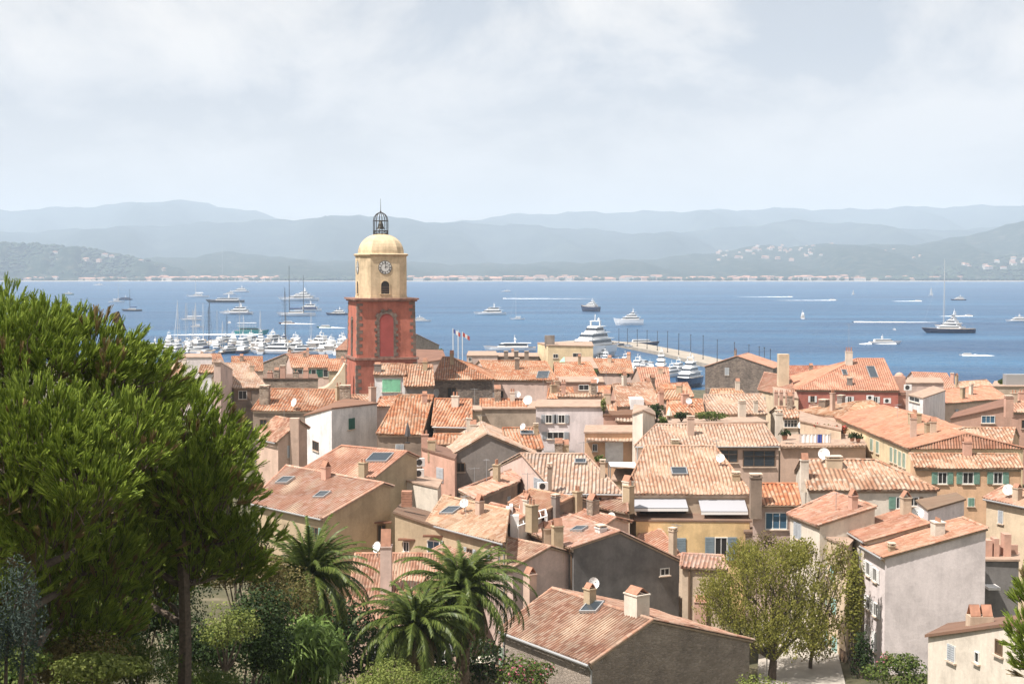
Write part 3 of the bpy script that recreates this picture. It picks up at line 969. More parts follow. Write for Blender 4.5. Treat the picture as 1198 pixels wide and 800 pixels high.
for i in range(1500):                       # scrub and pines on the two near slopes
    left = r.random() < .5
    px = r.uniform(-100, 190) if left else r.uniform(1040, 1300)
    k = r.uniform(.1, .98)
    D, fr = (5900, 800) if left else (6100, 900)
    tab = [(-300, 286), (-40, 287), (0, 284), (50, 285), (80, 288), (110, 291), (135, 296), (160, 302), (185, 307), (205, 312)] if left else [(1010, 319), (1060, 314), (1100, 309), (1140, 304), (1180, 299), (1230, 294), (1300, 286)]
    zc_ = CAM_Z + (HOR - lerp(tab, px)) * D / F_PX
    Y = D - fr + fr * k
    x = (px - CX) / F_PX * D * (.35 + .65 * Y / D)
    h_ = r.uniform(6, 13)
    blob(mb, V((x, Y, zc_ * k ** .8 - 2)), h_ * r.uniform(.7, 1.4), h_, r, 6)
tag(mb.build('woods', 'far_tree_leaf', smooth=True), 'dark green belt of trees along the far shore and its slopes', 'woods', kind='stuff')

# air
m, t, b = newmat('air')
t.nodes.remove(b)
pv = nd(t, 'ShaderNodeVolumePrincipled')
pv.inputs['Color'].default_value = (.75, .87, 1.0, 1)
pv.inputs['Density'].default_value = 0.000108
pv.inputs['Anisotropy'].default_value = 0.0
t.links.new(pv.outputs[0], t.nodes['Material Output'].inputs['Volume'])
mb = MB(); mb.box((-9500, -200, -7), (9500, 15500, 700))
tag(mb.build('haze', 'air'), kind='stuff')
# ================================================================== the town, from the front rows back
# --- bottom centre: old house with grey rubble gable
h = F('low old house with weathered tile roof and long bare grey stone gable at the bottom', (583,737,690,777), (642,691,768,722), z=15, s='R', back=(882,749), wall='rubble_grey', tile='old', base=7.5, name='stone_house', rib=.27)
CHIM(h, 745, 716, 24, 30, 'tent', 'offwhite'); CHIM(h, 690, 706, 12, 24, 'tent', 'tan'); CHIM(h, 620, 693, 13, 30, 'tent', 'pink')
SKYL(h, 678, 705, 698, 717)
WIN(h, 'front', 566, 752, 584, 776, 'sage', frame='brown', sw=.5)
m = MB(); m.tube([h.A + h.u * .1 - h.n * .12 + V((0,0,-.08)), h.B - h.n * .12 + V((0,0,-.08))], .09, 6); 
q = h.B - h.n * .1 - h.u * .1; m.tube([q + V((0,0,-.1)), q + V((0,0,-.5)) + h.n * .3, V((q.x, q.y, 8.5)) + h.n * .3], .06, 6)
m.build('gutter', 'metal_grey', h.root); bottom = h
h = F('long pink house with plain gable wall and bleached tile roof behind the palm tree', (505,644,598,665), (552,620,643,640), z=17.5, s='R', back=(781,679), wall='rose', tile='old', name='house', rib=.28)
CHIM(h, 582, 657, 10, 24, 'tent', 'pink'); pinkg = h
m = MB(); p = at(h, 694, 655, 'right'); m.box((p.x-.07, p.y-.2, 9), (p.x+.07, p.y-.06, p.z)); m.build('downpipe', 'frame_brown', h.root)
WIN(h, 'right', 764, 690, 779, 714, None, bars=2, frame='brown')
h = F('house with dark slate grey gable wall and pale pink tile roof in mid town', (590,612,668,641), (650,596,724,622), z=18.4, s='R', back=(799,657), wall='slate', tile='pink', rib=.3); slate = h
CHIM(h, 652, 640, 12, 34, 'tent', 'tan', rz=.3); CHIM(h, 640, 640, 10, 30, 'tent', 'beige', rz=.3); CHIM(h, 703, 622, 12, 5, 'flat', 'white')
SKYL(h, 667, 617, 681, 622)
WIN(h, 'right', 772, 664, 783, 673, None, bars=1, frame='white')
h = F('low tile roofed house with beige side wall and dark downpipe behind the slate gable', (796,663,852,666), (798,648,846,650), z=17, s=.3, wall='beige', tile='pink')
m = MB(); p = at(h, 806, 690, 'front'); m.box((p.x-.07, p.y-.2, 9), (p.x+.07, p.y-.06, p.z+1.6)); m.build('downpipe', 'frame_brown', h.root)
CHIM(h, 820, 722, 14, 26, 'tent', 'salmon', key='front')
# --- left bottom
h = F('tan house with wide terracotta roof and tall plain gable right of the pine', (291,588,377,607), (331,547,453,563), z=19.5, s='R', rb=1.1, wall='tan', tile='pink', rib=.34); tanh = h
SKYL(h, 366, 576, 379, 583); SKYL(h, 322, 559, 336, 566)
WIN(h, 'right', 441, 613, 451, 633, None, bars=1, frame='brown')
m = MB(); c = at(h, 446, 611, 'right'); m.box((c.x-.9, c.y-.5, c.z), (c.x+.9, c.y+.1, c.z+.12)); m.build('window_canopy', 'tile_red', h.root)
m = MB(); p = at(h, 352, 547, 'roof')
WIN(h, 'front', 364, 616, 373, 632, 'green', frame='brown', sw=.3)
d1, d2 = P(452, 590, 118), P(545, 628, 118)
h = BLK('tan lower wing with sloping wall top beside the tall tan gable', [(462,599,116.5), (547,629,113), (562,617,123), (470,590,126)], 'tan', 'tile_old', name='house'); tanw = h
WIN(h, 0, 472, 633, 479, 645, None, frame='white')
m = MB(); c = at(h, 476, 631, 0); m.box((c.x-.7, c.y-.45, c.z), (c.x+.7, c.y+.1, c.z+.12)); m.build('window_canopy', 'tile_red', h.root)
m = MB(); c = at(h, 508, 627, 0); m.box((c.x-.9, c.y-.45, c.z), (c.x+.9, c.y+.1, c.z+.12)); m.build('window_canopy', 'tile_red', h.root)
WIN(h, 0, 500, 632, 515, 648, None, 'blue', frame='white')
h = F('low house under sunlit orange tile roof in front of the tan gable', (402,735,545,735), (416,648,524,648), z=15, s=.32, wall='pink', tile='old', rib=.22); lowh = h
CHIM(h, 452, 690, 13, 72, 'tent', 'rose', d=.9)
# --- block around the white stairs terrace
h = F('house with pale patchy tile roof below the white roof terrace', (498,612,590,636), (508,585,606,592), z=19.3, s=.3, wall='tan', tile='cream', rib=.3); patchy = h
SKYL(h, 514, 594, 530, 602)
h = F('narrow house under long pinkish lean roof beside the grey gable', (556,584,609,562), (536,573,609,546), z=20.2, s=.3, wall='brown', tile='pink', shed=True); longp = h
h = F('house with pink tile roof and dark side wall below the cream tile roof', (594,589,637,598), (624,571,667,583), z=19.8, s='R', wall='brown', tile='pink', rib=.32)
CHIM(h, 650, 592, 8, 12, 'flat', 'grey')
h = F('small pink roof with tan chimneys behind the slate gable', (742,640,798,652), (748,618,778,618), z=15.9, s=.3, wall='beige', tile='pink')
CHIM(h, 787, 650, 8, 34, 'flat', 'beige')
h = F('cream roofed house with pinkish front and wide dark upper window', (650,577,729,578), (609,532,685,530), z=20, s=.38, wall='rose', tile='cream', rib=.34); creamh = h
WIN(h, 'front', 676, 579.5, 704, 593, None, bars=1, frame='brown'); WIN(h, 'front', 690, 603, 706, 616, None, bars=1, frame='brown')
CHIM(h, 643, 577, 5, 36, 'flat', 'brown'); CHIM(h, 705, 558, 6, 20, 'flat', 'beige'); SKYL(h, 672, 538, 686, 543)
WIN(h, 'left', 625, 560, 640, 575, 'grey', frame='white', closed=True)
# --- the ochre house with awnings
h = F('large house with cream ribbed roof above two white awnings', (730,578,880,578), (755,522,836,522), z=19.8, s=.33, wall='beige', tile='cream', rib=.34); awn = h
SKYL(h, 786, 548, 805, 556); CHIM(h, 861, 562, 9, 8, 'flat', 'tan')
WIN(h, 'front', 748, 592, 803, 609, None, 'glass', bars=4, frame='brown'); WIN(h, 'front', 820, 592, 868, 609, None, 'glass', bars=3, frame='brown')
def awning(h, x0, x1, y0, y1, key='front'):
    p, n = h.pl[key]
    a, b = PP(x0, y0, p, n), PP(x1, y0, p, n)
    c = MB()
    o = n * 2.0
    dz = (y1 - y0) * a.y / F_PX
    c.slab([a, b, b + o + V((0,0,-dz+.25)), a + o + V((0,0,-dz+.25))], V((0,0,-.05)))
    c.slab([a + o + V((0,0,-dz+.25)), b + o + V((0,0,-dz+.25)), b + o + V((0,0,-dz-.05)), a + o + V((0,0,-dz-.05))], n * -.04, 1)
    return c.build('awning', ['awning_cloth', 'canvas_white'], h.root)
awning(awn, 737, 802, 583, 593); awning(awn, 817, 871, 584, 597)
Yf = (at(awn, 740, 600, 'front').y + at(awn, 870, 600, 'front').y) / 2
h = BLK('ochre yellow lower storey with grey blue shutters and roof terrace on top', [(744,609,Yf-2.4), (877,610,Yf-2.4), (872,602,Yf+.0), (746,601,Yf+.0)], 'ochre', 'tile_orange'); ochre = h
WIN(h, 0, 836, 628, 851, 655, 'bluegrey', bars=1, sw=.85); WIN(h, 0, 770, 629, 790, 655, 'bluegrey', bars=1, sw=.95)
h = BLK('grey metal roof lantern block with white shade canopy beside the cream roof', [(716,562,150), (790,562,150), (786,549,156), (722,549,156)], 'tan', 'mortar')
m = MB(); a = [P(714,545,149), P(783,548,149), P(776,541,158), P(712,540,158)]
m.slab(a, V((0,0,-.08))); m.build('shade_canopy', 'canvas_white', h.root)
m = MB()
for q in (a[0], a[1], a[2], a[3]): m.tube([q + V((0,0,-2.2)), q], .06, 5)
m.build('canopy_post', 'metal_grey', h.root)
WIN(h, 0, 757, 552, 768, 561, None, 'blue')
# --- cream-roofed house with big windows and its terrace
h = F('wide house with bleached cream roof above two big dark windows', (742,522,913,522), (768,496,894,497), z=20.8, s=.3, wall='pink', tile='cream', rib=.36); wide = h
WIN(h, 'front', 842, 526, 863, 541, None, 'glass', bars=1, frame='brown'); WIN(h, 'front', 869, 526.5, 907, 546, None, 'glass', bars=2, frame='brown')
CHIM(h, 808, 508, 8, 22, 'flat', 'pink'); CHIM(h, 790, 521, 9, 5, 'flat', 'tan')
h = BLK('beige house with tile edged roof terrace where washing hangs', [(913,522,166), (1013,521,166), (1006,508,178), (918,509,178)], 'pink', 'mortar'); wash = h
CHIM(h, 911, 515, 8, 36, 'flat', 'offwhite', rz=0)
m = MB(); 
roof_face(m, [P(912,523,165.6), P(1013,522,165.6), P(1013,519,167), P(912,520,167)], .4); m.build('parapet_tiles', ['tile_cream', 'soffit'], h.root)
h = BLK('tall narrow cream wall house with pale sunlit side beside the bleached roof', [(740,484,162), (752,480,160.5), (766,486,167), (765,476,178), (742,474,178)], 'offwhite', None)
h = BLK('orange house with big white roller door below the red brown walls', [(684,506,163), (748,506,163), (748,498,172), (686,498,172)], 'orange', None); orh = h
DOOR(h, 0, 708, 517, 729, 541, 'shutter_white', 'roller_door'); WIN(h, 0, 693, 519, 699, 528)
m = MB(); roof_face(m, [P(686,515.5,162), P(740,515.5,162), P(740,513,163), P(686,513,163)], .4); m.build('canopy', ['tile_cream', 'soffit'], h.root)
# --- right centre
h = F('house with brown ribbed roof and pale chimney wall in front of the orange facade', (945,573,1099,573), (937,538,1024,538), z=20, s=.36, hip='R', wall='offwhite', tile='tan', rib=.42); ribb = h
WIN(h, 'front', 1048, 581, 1056, 595, 'green', sw=.65); WIN(h, 'front', 1063, 581, 1075, 592, 'brown', sw=.4)
CHIM(h, 975, 545, 18, 10, 'flat', 'cream'); CHIM(h, 941, 560, 9, 30, 'tent', 'offwhite')
h = F('small house with bright orange roof and blue glazed door under the chimney', (880,591,937,591), (890,566,932,566), z=19.6, s=.36, wall='rose', tile='orange', rib=.36); blueh = h
WIN(h, 'front', 895, 599, 921, 619, None, 'blue', bars=2); CHIM(h, 884, 590, 13, 37, 'flat', 'brown')
h = BLK('rough brown wall house with tile coping below the blue glazed door', [(872,623,124), (921,622,124), (921,617,127), (872,618,127)], 'rubble_brown', 'tile_orange')
WIN(h, 0, 884, 640, 894, 652, 'green', bars=1, sw=.35)
h = F('house with faded pink roof and white sunlit side above the leafy tree', (920,601,956,615), (973,577,1028,592), z=19.3, s='R', wall='offwhite', tile='pink', shed=True, rib=.3); wl = h
WIN(h, 'front', 929, 611, 938, 630, 'grey', frame='white', closed=True)
h = F('middle house of the row with pinkish roof and white rear wall', (985,618,1011,634), (1053,597,1090,612), z=18.6, s='R', wall='offwhite', tile='pink', shed=True, rib=.3); mid = h
h = BLK('cream street house with turquoise shutters behind the vine', [(957,623,117), (991,640,110.5), (1000,628,116), (966,613,124)], 'cream', None); street = h
for (a, b, c, d) in ((962,655,968,671),(972,662,978,679),(963,692,968,710),(973,700,979,719),(964,735,969,760),(974,745,980,770)):
    WIN(h, 0, a, b, c, d, 'turq', closed=True)
DOOR(h, 0, 983, 760, 989, 796, 'frame_brown')
h = F('tall white end house with blank lilac grey side wall and open white shutters', (1007,638,1032,652.5), (1129,605,1153,619), z=18.2, s='R', wall='lavender', tile='pink', shed=True, rib=.3); endh = h
for (x, y) in ((1016,664),(1024,671),(1016,704),(1025,712)):
    WIN(h, 'front', x-2.2, y-7, x+2.2, y+9, 'white', sw=.55)
for (x, y) in ((1015,742),(1023,750)):
    WIN(h, 'front', x-2.6, y-11, x+2.6, y+12, 'white', closed=True)
CHIM(h, 1097, 625, 15, 20, 'pots', 'offwhite'); CHIM(h, 1043, 644, 8, 6, 'flat', 'tan')
m = MB(); m.tube([h.A - h.n * .1 + V((0,0,-.06)), h.B - h.n * .1 + V((0,0,-.06))], .09, 6); q = h.A - h.n * .05; m.tube([q, V((q.x, q.y, 9))], .06, 6); m.build('gutter', 'metal_grey', h.root)
h = BLK('raised lilac attic block with sloping tan roof behind the row', [(1086,597,119), (1128,584,122), (1118,577,128), (1073,586,126)], 'lavender', 'tile_cream')
h = F('house with pale roof satellite dish and sunlit cream wall at the right edge', (1150,583,1215,596), (1172,570,1245,580), z=19.5, s=.3, wall='cream', tile='pink', rib=.32); redge = h
WIN(h, 'front', 1168, 597, 1174, 612, 'grey', closed=True); CHIM(h, 1190, 584, 9, 18, 'tent', 'beige')
h = BLK('pink terrace block with paired chimneys beside the blank lilac wall', [(1150,655,114), (1192,655,114), (1192,646,119), (1152,646,119)], 'slate', 'mortar'); pter = h
m = MB(); p = P(1158, 655, 114.5)
for (x, w_, y) in ((1153,8,632),(1163,6,630),(1175,8,625)):
    a = P(x, 653, 115.5); m.box((a.x, a.y, a.z-.5), (a.x + w_*.069, a.y+1, P(x, y, 115.5).z))
m.build('chimney', 'render_salmon', h.root)
m = MB(); a, b = P(1153, 640, 117), P(1191, 640, 117); m.box((a.x, a.y, a.z-1.2), (b.x, b.y+.2, a.z+.2)); m.build('terrace_wall', 'render_salmon', h.root)
m = MB(); a = P(1152, 687, 113.6); b = P(1166, 687, 113.6); m.box((a.x, a.y-1, a.z), (b.x, b.y+.5, a.z+.2)); m.build('balcony', 'render_white', h.root)
h = BLK('white house with small shuttered windows in the bottom corner', [(1086,744,77), (1205,726,68), (1240,715,77), (1110,731,86)], 'offwhite', 'tile_old', base=8); cornr = h
WIN(h, 0, 1109, 754, 1118, 773, 'grey', closed=True); WIN(h, 0, 1141, 762, 1146, 775, None, bars=0); WIN(h, 0, 1165, 748, 1173, 766, None, bars=3, frame='brown')
m = MB(); p = P(1146, 735, 78); m.box((p.x-.65, p.y-.4, p.z-1), (p.x+.65, p.y+.4, p.z+.75)); co = m.build('chimney', 'render_beige', h.root)
m = MB()
for sx in (-.33, .33):
    for sg in (-1, 1): m.slab([p + V((sx-.28, sg*.35, .75)), p + V((sx+.28, sg*.35, .75)), p + V((sx+.28, sg*.03, 1.3)), p + V((sx-.28, sg*.03, 1.3))], V((0,0,.06)))
m.build('chimney_cap', 'pot_clay', co)
# --- the orange facade
h = F('large orange facade house with green shutters under a ribbed lean roof', (1070,547,1197,548), (1064,531,1190,531), z=19.6, s=.3, wall='orange', tile='tan', shed=True, rib=.36, base=8); orf = h
for (a, b) in ((1097,1108),(1126,1139),(1162,1173)): WIN(h, 'front', a, 552, b, 566, 'green', bars=1, sw=.62)
WIN(h, 'front', 1132, 582, 1140, 592, 'green', closed=True)
h = F('upper storey of the orange house under hipped tan roof', (1062,524,1182,525), (1128,500,1188,501), z=20.7, s=.32, hip='L', wall='orange', tile='tan', rib=.36)
h = F('long house with smooth faded pink roof and yellow shuttered side wall', (974,487,1063,525), (1035,474,1128,508), z=20.8, s=.24, hip='R', wall='yellow', tile='salmon', rib=.3); longr = h
for x, y in ((1020,520),(1027,523)): WIN(h, 'front', x-1.6, y-7, x+1.6, y+7, 'sage', closed=True)
for x, y in ((1043,531),(1048,533),(1053,536),(1058,538)): WIN(h, 'front', x-1.6, y-8, x+1.6, y+9, 'sage', closed=True)
CHIM(h, 1070, 496, 15, 17, 'pots', 'tan'); CHIM(h, 1086, 506, 9, 15, 'tent', 'tan')
h = F('small house with tan hipped roof between the long pink roof and the washing terrace', (984,487,1042,482), (1000,470,1020,469), z=21, s=.3, hip='LR', wall='pink', tile='tan', rib=.34)
h = BLK('salmon house with curved pale roof and one blue window', [(1112,490,186), (1182,474,186), (1180,465,200), (1118,483,200)], 'salmon', 'tile_salmon'); sal = h
WIN(h, 0, 1148, 486, 1164, 495, None, 'blue', bars=2); CHIM(h, 1180, 477, 9, 14, 'flat', 'salmon', rz=0)
# --- second band
h = F('house with orange ribbed roof and dark gabled side next to the folded parasol', (440,508,494,508), (466,463,507,462), z=21.5, s=.38, wall='brown', tile='orange', rib=.36); bigrib = h
CHIM(h, 497, 470, 6, 12, 'tent', 'salmon')
h = F('house with orange roof between the dark gable and the pale pilaster', (505,499,552,500), (509,467,552,467), z=22.3, s=.33, wall='brown', tile='orange', rib=.36)
h = BLK('cream pilaster wall house with narrow top', [(548,480,172), (564,480,172), (562,475,180), (549,475,180)], 'cream', None)
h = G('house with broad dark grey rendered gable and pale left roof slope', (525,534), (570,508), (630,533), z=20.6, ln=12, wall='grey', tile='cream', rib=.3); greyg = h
WIN(h, 'right', 530, 541, 544, 552, None, bars=2, frame='brown')
h = BLK('blank taupe house wall with flat top beside the lilac house', [(562,478,178), (627,478,178), (627,470,188), (565,470,188)], 'taupe', None)
h = BLK('lilac white house with two rows of grey shuttered windows', [(627,476,177), (707,476,177), (706,468,190), (629,468,190)], 'lavender', None); lil = h
for (a, b) in ((638,646),(653,661)): WIN(h, 0, a, 485, b, 495, 'grey', bars=1, sw=.5)
WIN(h, 0, 640, 505, 660, 513.5, 'grey', bars=2, sw=.6)
m = MB(); a, b = P(636,529,176.5), P(672,529,176.5); m.box((a.x, a.y-1.5, a.z-1.2), (b.x, b.y, a.z+.2)); m.build('lean_to', 'render_slate', h.root)
h = F('small orange roof annex against the taupe wall', (592,526,636,525), (588,501,628,500), z=20.8, s=.4, wall='pink', tile='orange', shed=True, rib=.36)
CHIM(h, 627, 508, 5, 12, 'flat', 'tan'); SKYL(h, 609, 505, 625, 509)
h = BLK('salmon terrace house with an open grey door and chimney', [(494,524,147), (532,537,142), (536,528,152), (498,518,156)], 'salmon', 'tile_salmon'); salt = h
DOOR(h, 0, 511, 547, 519, 564, 'shutter_grey'); CHIM(h, 497, 523, 8, 20, 'pots', 'salmon', rz=0); CHIM(h, 505, 526, 9, 14, 'tent', 'tan', rz=0)
h = F('house with faded red pink roof and tan wall below the white house', (352,550,438,559), (398,523,478,527), z=20.4, s='R', rb=2, wall='tan', tile='salmon', rib=.32); redp = h
CHIM(h, 425, 556, 9, 20, 'pots', 'tan'); SKYL(h, 427, 531, 452, 541)
h = BLK('white rendered terrace parapet block with clutter behind the tan gable', [(450,556,140), (512,571,135), (516,562,142), (456,548,147)], 'offwhite', 'mortar'); wterr = h
h = BLK('white house with one dark green shutter and bare shaded walls', [(388,478,164), (441,472,172), (404,466,186), (357,486,174)], 'white', 'tile_salmon'); whit = h
WIN(h, 0, 407, 489, 415, 502, 'darkgreen', closed=True); WIN(h, 3, 366, 516, 373, 527, None, frame='brown', bars=2)
h = F('low house with sunlit pink tile roof right behind the pine crown', (295,512,323,518), (322,488,352,492), z=21, s='R', rb=1.2, wall='pink', tile='old', rib=.34)
m = MB(); p = at(h, 345, 496, 'right'); m.box((p.x-.5, p.y-.6, 8), (p.x+.5, p.y+.3, p.z+.7)); m.build('chimney', 'render_pink', h.root)
WIN(h, 'right', 336, 521, 341, 535, 'grey', closed=True)
# --- around the bell tower
h = F('broad house with flat looking orange roof left below the bell tower', (294,480,388,481), (313,455,400,456), z=22, s=.33, wall='brown', tile='orange', rib=.38); broad = h
CHIM(h, 310, 472, 11, 22, 'flat', 'rubble_brown'); CHIM(h, 404, 472, 12, 22, 'flat', 'rubble_brown', rz=0)
h = F('house with pale grey cream roof above a brown wall and dark window', (272,454,313,454), (259,425,289,425), z=20.5, s=.38, wall='brown', tile='cream', rib=.4)
WIN(h, 'front', 279, 457, 289, 467, 'brown', frame='white')
h = BLK('pale house wall with tall corner pilaster left of the cream roof', [(250,424,222), (258,424,222), (272,433,236), (258,420,240)], 'rose', None)
h = F('small house with ribbed lean roof and white wall above the pine', (232,436,254,436), (235,427,256,427), z=20.4, s=.35, wall='white', tile='tan', shed=True, rib=.5)
h = F('house with short cream and orange roof showing above the pine crown', (192,441,213,441), (189,425,214,425), z=20, s=.4, wall='tan', tile='tan', rib=.55)
h = BLK('pale lilac flat roofed house at the harbour side', [(206,418,330), (248,418,330), (246,414,350), (208,414,350)], 'lavender', None)
h = F('house with thin orange roof strip by the harbour boats', (216,424,262,424), (221,414,258,414), z=14, s=.25, wall='pink', tile='orange', rib=.5)
h = F('orange roofed house behind the pale grey cream roof', (272,434,308,434), (271,417,307,417), z=16, s=.3, wall='pink', tile='orange', rib=.5)
h = G('brown stone house with low gable by the harbour', (306,425), (334,414), (348,426), z=14.8, ln=12, wall='rubble_brown', tile='pink', rib=.5)
h = F('house with red orange roof above dark green shutters left of the tower', (341,430,386,430), (338,415,383,416), z=16.5, s=.3, wall='rose', tile='orange', rib=.5); gsh = h
for x in (351, 367, 381): WIN(h, 'front', x-3, 432, x+3, 441, 'darkgreen', bars=0, sw=.9)
h = BLK('brick terrace house crowded with chimney pots', [(308,443,250), (372,443,250), (370,438,262), (310,438,262)], 'rubble_brown', 'tile_old'); brick = h
for i, x in enumerate((316,324,331,346,358)): CHIM(h, x, 442, 6, 9 + (i % 3) * 3, ('pots','tent','flat')[i % 3], 'rubble_brown' if i % 2 else 'salmon', rz=0)
h = F('house with orange roof strip between the green shutters and the tower', (384,434,412,434), (384,420,412,420), z=16.4, s=.3, wall='tan', tile='orange', rib=.5)
# church flank: wall with a concave sweep up to the tower
t = thing('church_buttress', 'pale yellow sweeping buttress wall curving up to the bell tower', 'buttress', P(390, 450, 212))
m = MB(); pts = []
for i in range(9):
    k = i / 8; pts.append(P(372 + 32 * k, 456 - 30 * k ** 2.0, 212))
lo = [V((p.x, p.y, 8)) for p in pts]
ring = pts + lo[::-1]
m.slab(ring, V((0, 1.2, 0))); m.build('wall', 'render_cream', t)
m = MB(); m.tube([p + V((0,.6,.05)) for p in pts], .35, 5); m.build('coping', 'mortar', t)
h = F('white dormer house with mint green shutters in front of the red tower', (437,439,475,439), (440,426,473,426), z=25.6, s=.33, wall='white', tile='tan', rib=.36); mint = h
WIN(h, 'front', 447, 443.5, 469, 458.5, 'mint', closed=True); CHIM(h, 442, 434, 8, 10, 'tent', 'grey')
h = F('tan roofed house attached right of the mint green shutters', (473,452,508,452), (472,427,506,427), z=24.3, s=.36, wall='grey', tile='tan', rib=.36)
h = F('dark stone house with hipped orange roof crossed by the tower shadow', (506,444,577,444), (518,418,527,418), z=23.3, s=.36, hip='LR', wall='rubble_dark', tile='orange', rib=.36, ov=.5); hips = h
WIN(h, 'front', 523, 453, 534, 466, None, frame='brown', bars=1)
h = BLK('house with smooth pink roof right beside the tower', [(484,426,262), (522,420,262), (518,410,300), (486,409,300)], 'rose', 'tile_salmon')
h = G('brown gabled church nave end behind the bell tower', (470,410), (487,391), (514,404), z=16.5, zr=15, ln=20, wall='rubble_brown', tile='salmon', name='church_nave', base=3)
h = F('wide house with orange roof and rose wall right of the dark stone house', (574,444,652,445), (560,424,640,421), z=22, s=.28, wall='rose', tile='orange', rib=.38); wor = h
SKYL(h, 627, 435, 641, 443); CHIM(h, 605, 432, 5, 13, 'flat', 'brown'); WIN(h, 'front', 582, 457, 589, 466, None, frame='brown')
h = F('narrow orange tile strip roof above the taupe wall', (562,477,616,477), (562,467,613,467), z=22.6, s=.3, wall='taupe', tile='orange', shed=True, rib=.36)
h = BLK('pale pink house with flat top behind the orange hip roof', [(546,416,330), (582,416,330), (580,411,350), (548,411,350)], 'rose', None)
WIN(h, 0, 533+15, 418, 552, 423)
h = BLK('long low brown wall building on the harbour side', [(577,417,345), (630,417,345), (628,413,360), (579,413,360)], 'brown', None)
for x in (592, 604, 616): CHIM(h, x, 417, 5, 6, 'flat', 'brown', rz=0)
h = F('orange roofed house behind the wide orange roof', (566,426,620,426), (566,416,618,416), z=15, s=.25, wall='pink', tile='orange', rib=.5)
h = BLK('flat roofed yellow building with two small dark windows', [(641,404,342), (694,405,342), (692,400,362), (629,401,356)], 'yellow', None); yel = h
WIN(h, 0, 647, 414, 653, 419); WIN(h, 0, 670, 413, 680, 418)
m = MB(); p = P(643, 401, 345); m.box((p.x-1.2, p.y-1, p.z-1), (p.x+1.2, p.y+1, p.z+1.8)); m.build('chimney', 'render_grey', h.root)
h = F('house with orange roof and grey wall below the yellow building', (650,445,700,444), (648,424,690,424), z=18.4, s=.26, wall='pink', tile='orange', rib=.45)
h = BLK('grey concrete roof house with green sheet at its corner', [(650,430,290), (700,431,290), (692,418,318), (660,418,318)], 'grey', None)
m = MB(); m.slab([P(648,431,289.5), P(662,431,289.5), P(660,418,316)], V((0,0,.15))); m.build('green_sheet', 'shutter_mint', h.root)
h = F('house with orange roof and pale blue grey gable behind the terrace pines', (682,436,741,437), (690,421,738,419), z=17.5, s=.26, wall='rose', tile='orange', rib=.45)
h = BLK('salmon house with open loggia and flat top', [(640,447,232), (706,447,232), (704,441,246), (642,441,246)], 'salmon', None); logg = h
WIN(h, 0, 677, 450, 689, 456.5)
h = F('strip of tan roof over a shaded terrace above the lilac house', (652,464,706,464), (652,460,704,460), z=22.4, s=.2, wall='taupe', tile='tan', shed=True, rib=.4)
h = F('small orange roof left of the shaded terrace', (640,467,672,466), (642,454,670,454), z=22, s=.3, wall='salmon', tile='orange', rib=.4)
h = F('house with steep looking orange roof and white dormer', (722,476,772,473), (716,449,762,448), z=21.8, s=.36, wall='salmon', tile='tan', rib=.38); dorm = h
m = MB(); a, b = at(h, 737, 474), at(h, 752, 474); m.box((a.x, a.y-1, a.z-1), (b.x, a.y+3, a.z+.9)); m.build('dormer', 'render_white', h.root)
h = BLK('red brown walled house with small tile ledge', [(706,486,175), (741,486,175), (740,480,184), (708,480,184)], 'salmon', 'tile_tan')
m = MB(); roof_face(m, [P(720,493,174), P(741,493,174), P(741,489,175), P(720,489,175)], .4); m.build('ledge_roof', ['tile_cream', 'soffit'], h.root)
h = F('orange strip roof in front of the red brown walls', (706,487,722,487), (706,470,720,470), z=21.4, s=.36, wall='salmon', tile='tan', rib=.4)
h = F('house with orange roof among the middle rooftops', (780,486,824,485), (781,468,821,467), z=21.4, s=.3, wall='pink', tile='orange', rib=.4)
h = F('pale orange roof beside the grey stone gable yard', (766,467,798,468), (768,455,794,455), z=20, s=.28, wall='pink', tile='orange', rib=.45)
h = BLK('roof garden house with beige parapet and clipped plants', [(752,496,172), (898,494,173), (880,486,190), (756,487,190)], 'beige', 'mortar'); gard = h
h = F('cream roof house with blank white chimney stubs left of the terrace', (822,485,898,484), (824,462,892,461), z=21.2, s=.28, wall='offwhite', tile='cream', rib=.42)
CHIM(h, 868, 487, 8, 19, 'flat', 'offwhite'); CHIM(h, 884, 482, 5, 14, 'flat', 'offwhite')
h = F('pink orange roofed house in front of the navy yacht', (752,453,784,453), (745,430,782,430), z=17, s=.3, wall='pink', tile='pink', rib=.45)
h = F('flat looking orange roof right of the pink orange roof', (768,466,812,464), (770,448,806,449), z=19, s=.25, wall='salmon', tile='orange', rib=.45)
h = G('dark rubble stone gable house standing by the quay', (824,429), (862,416.5), (905,431), z=15, ln=14, wall='rubble_dark', tile='salmon', name='stone_house', base=2); quay = h
WIN(h, 'right', 848, 430, 853, 439, 'grey', closed=True)
h = F('orange roof in front of the dark stone gable', (830,462,872,462), (832,455,866,455), z=19.6, s=.22, wall='rubble_brown', tile='tan', rib=.45)
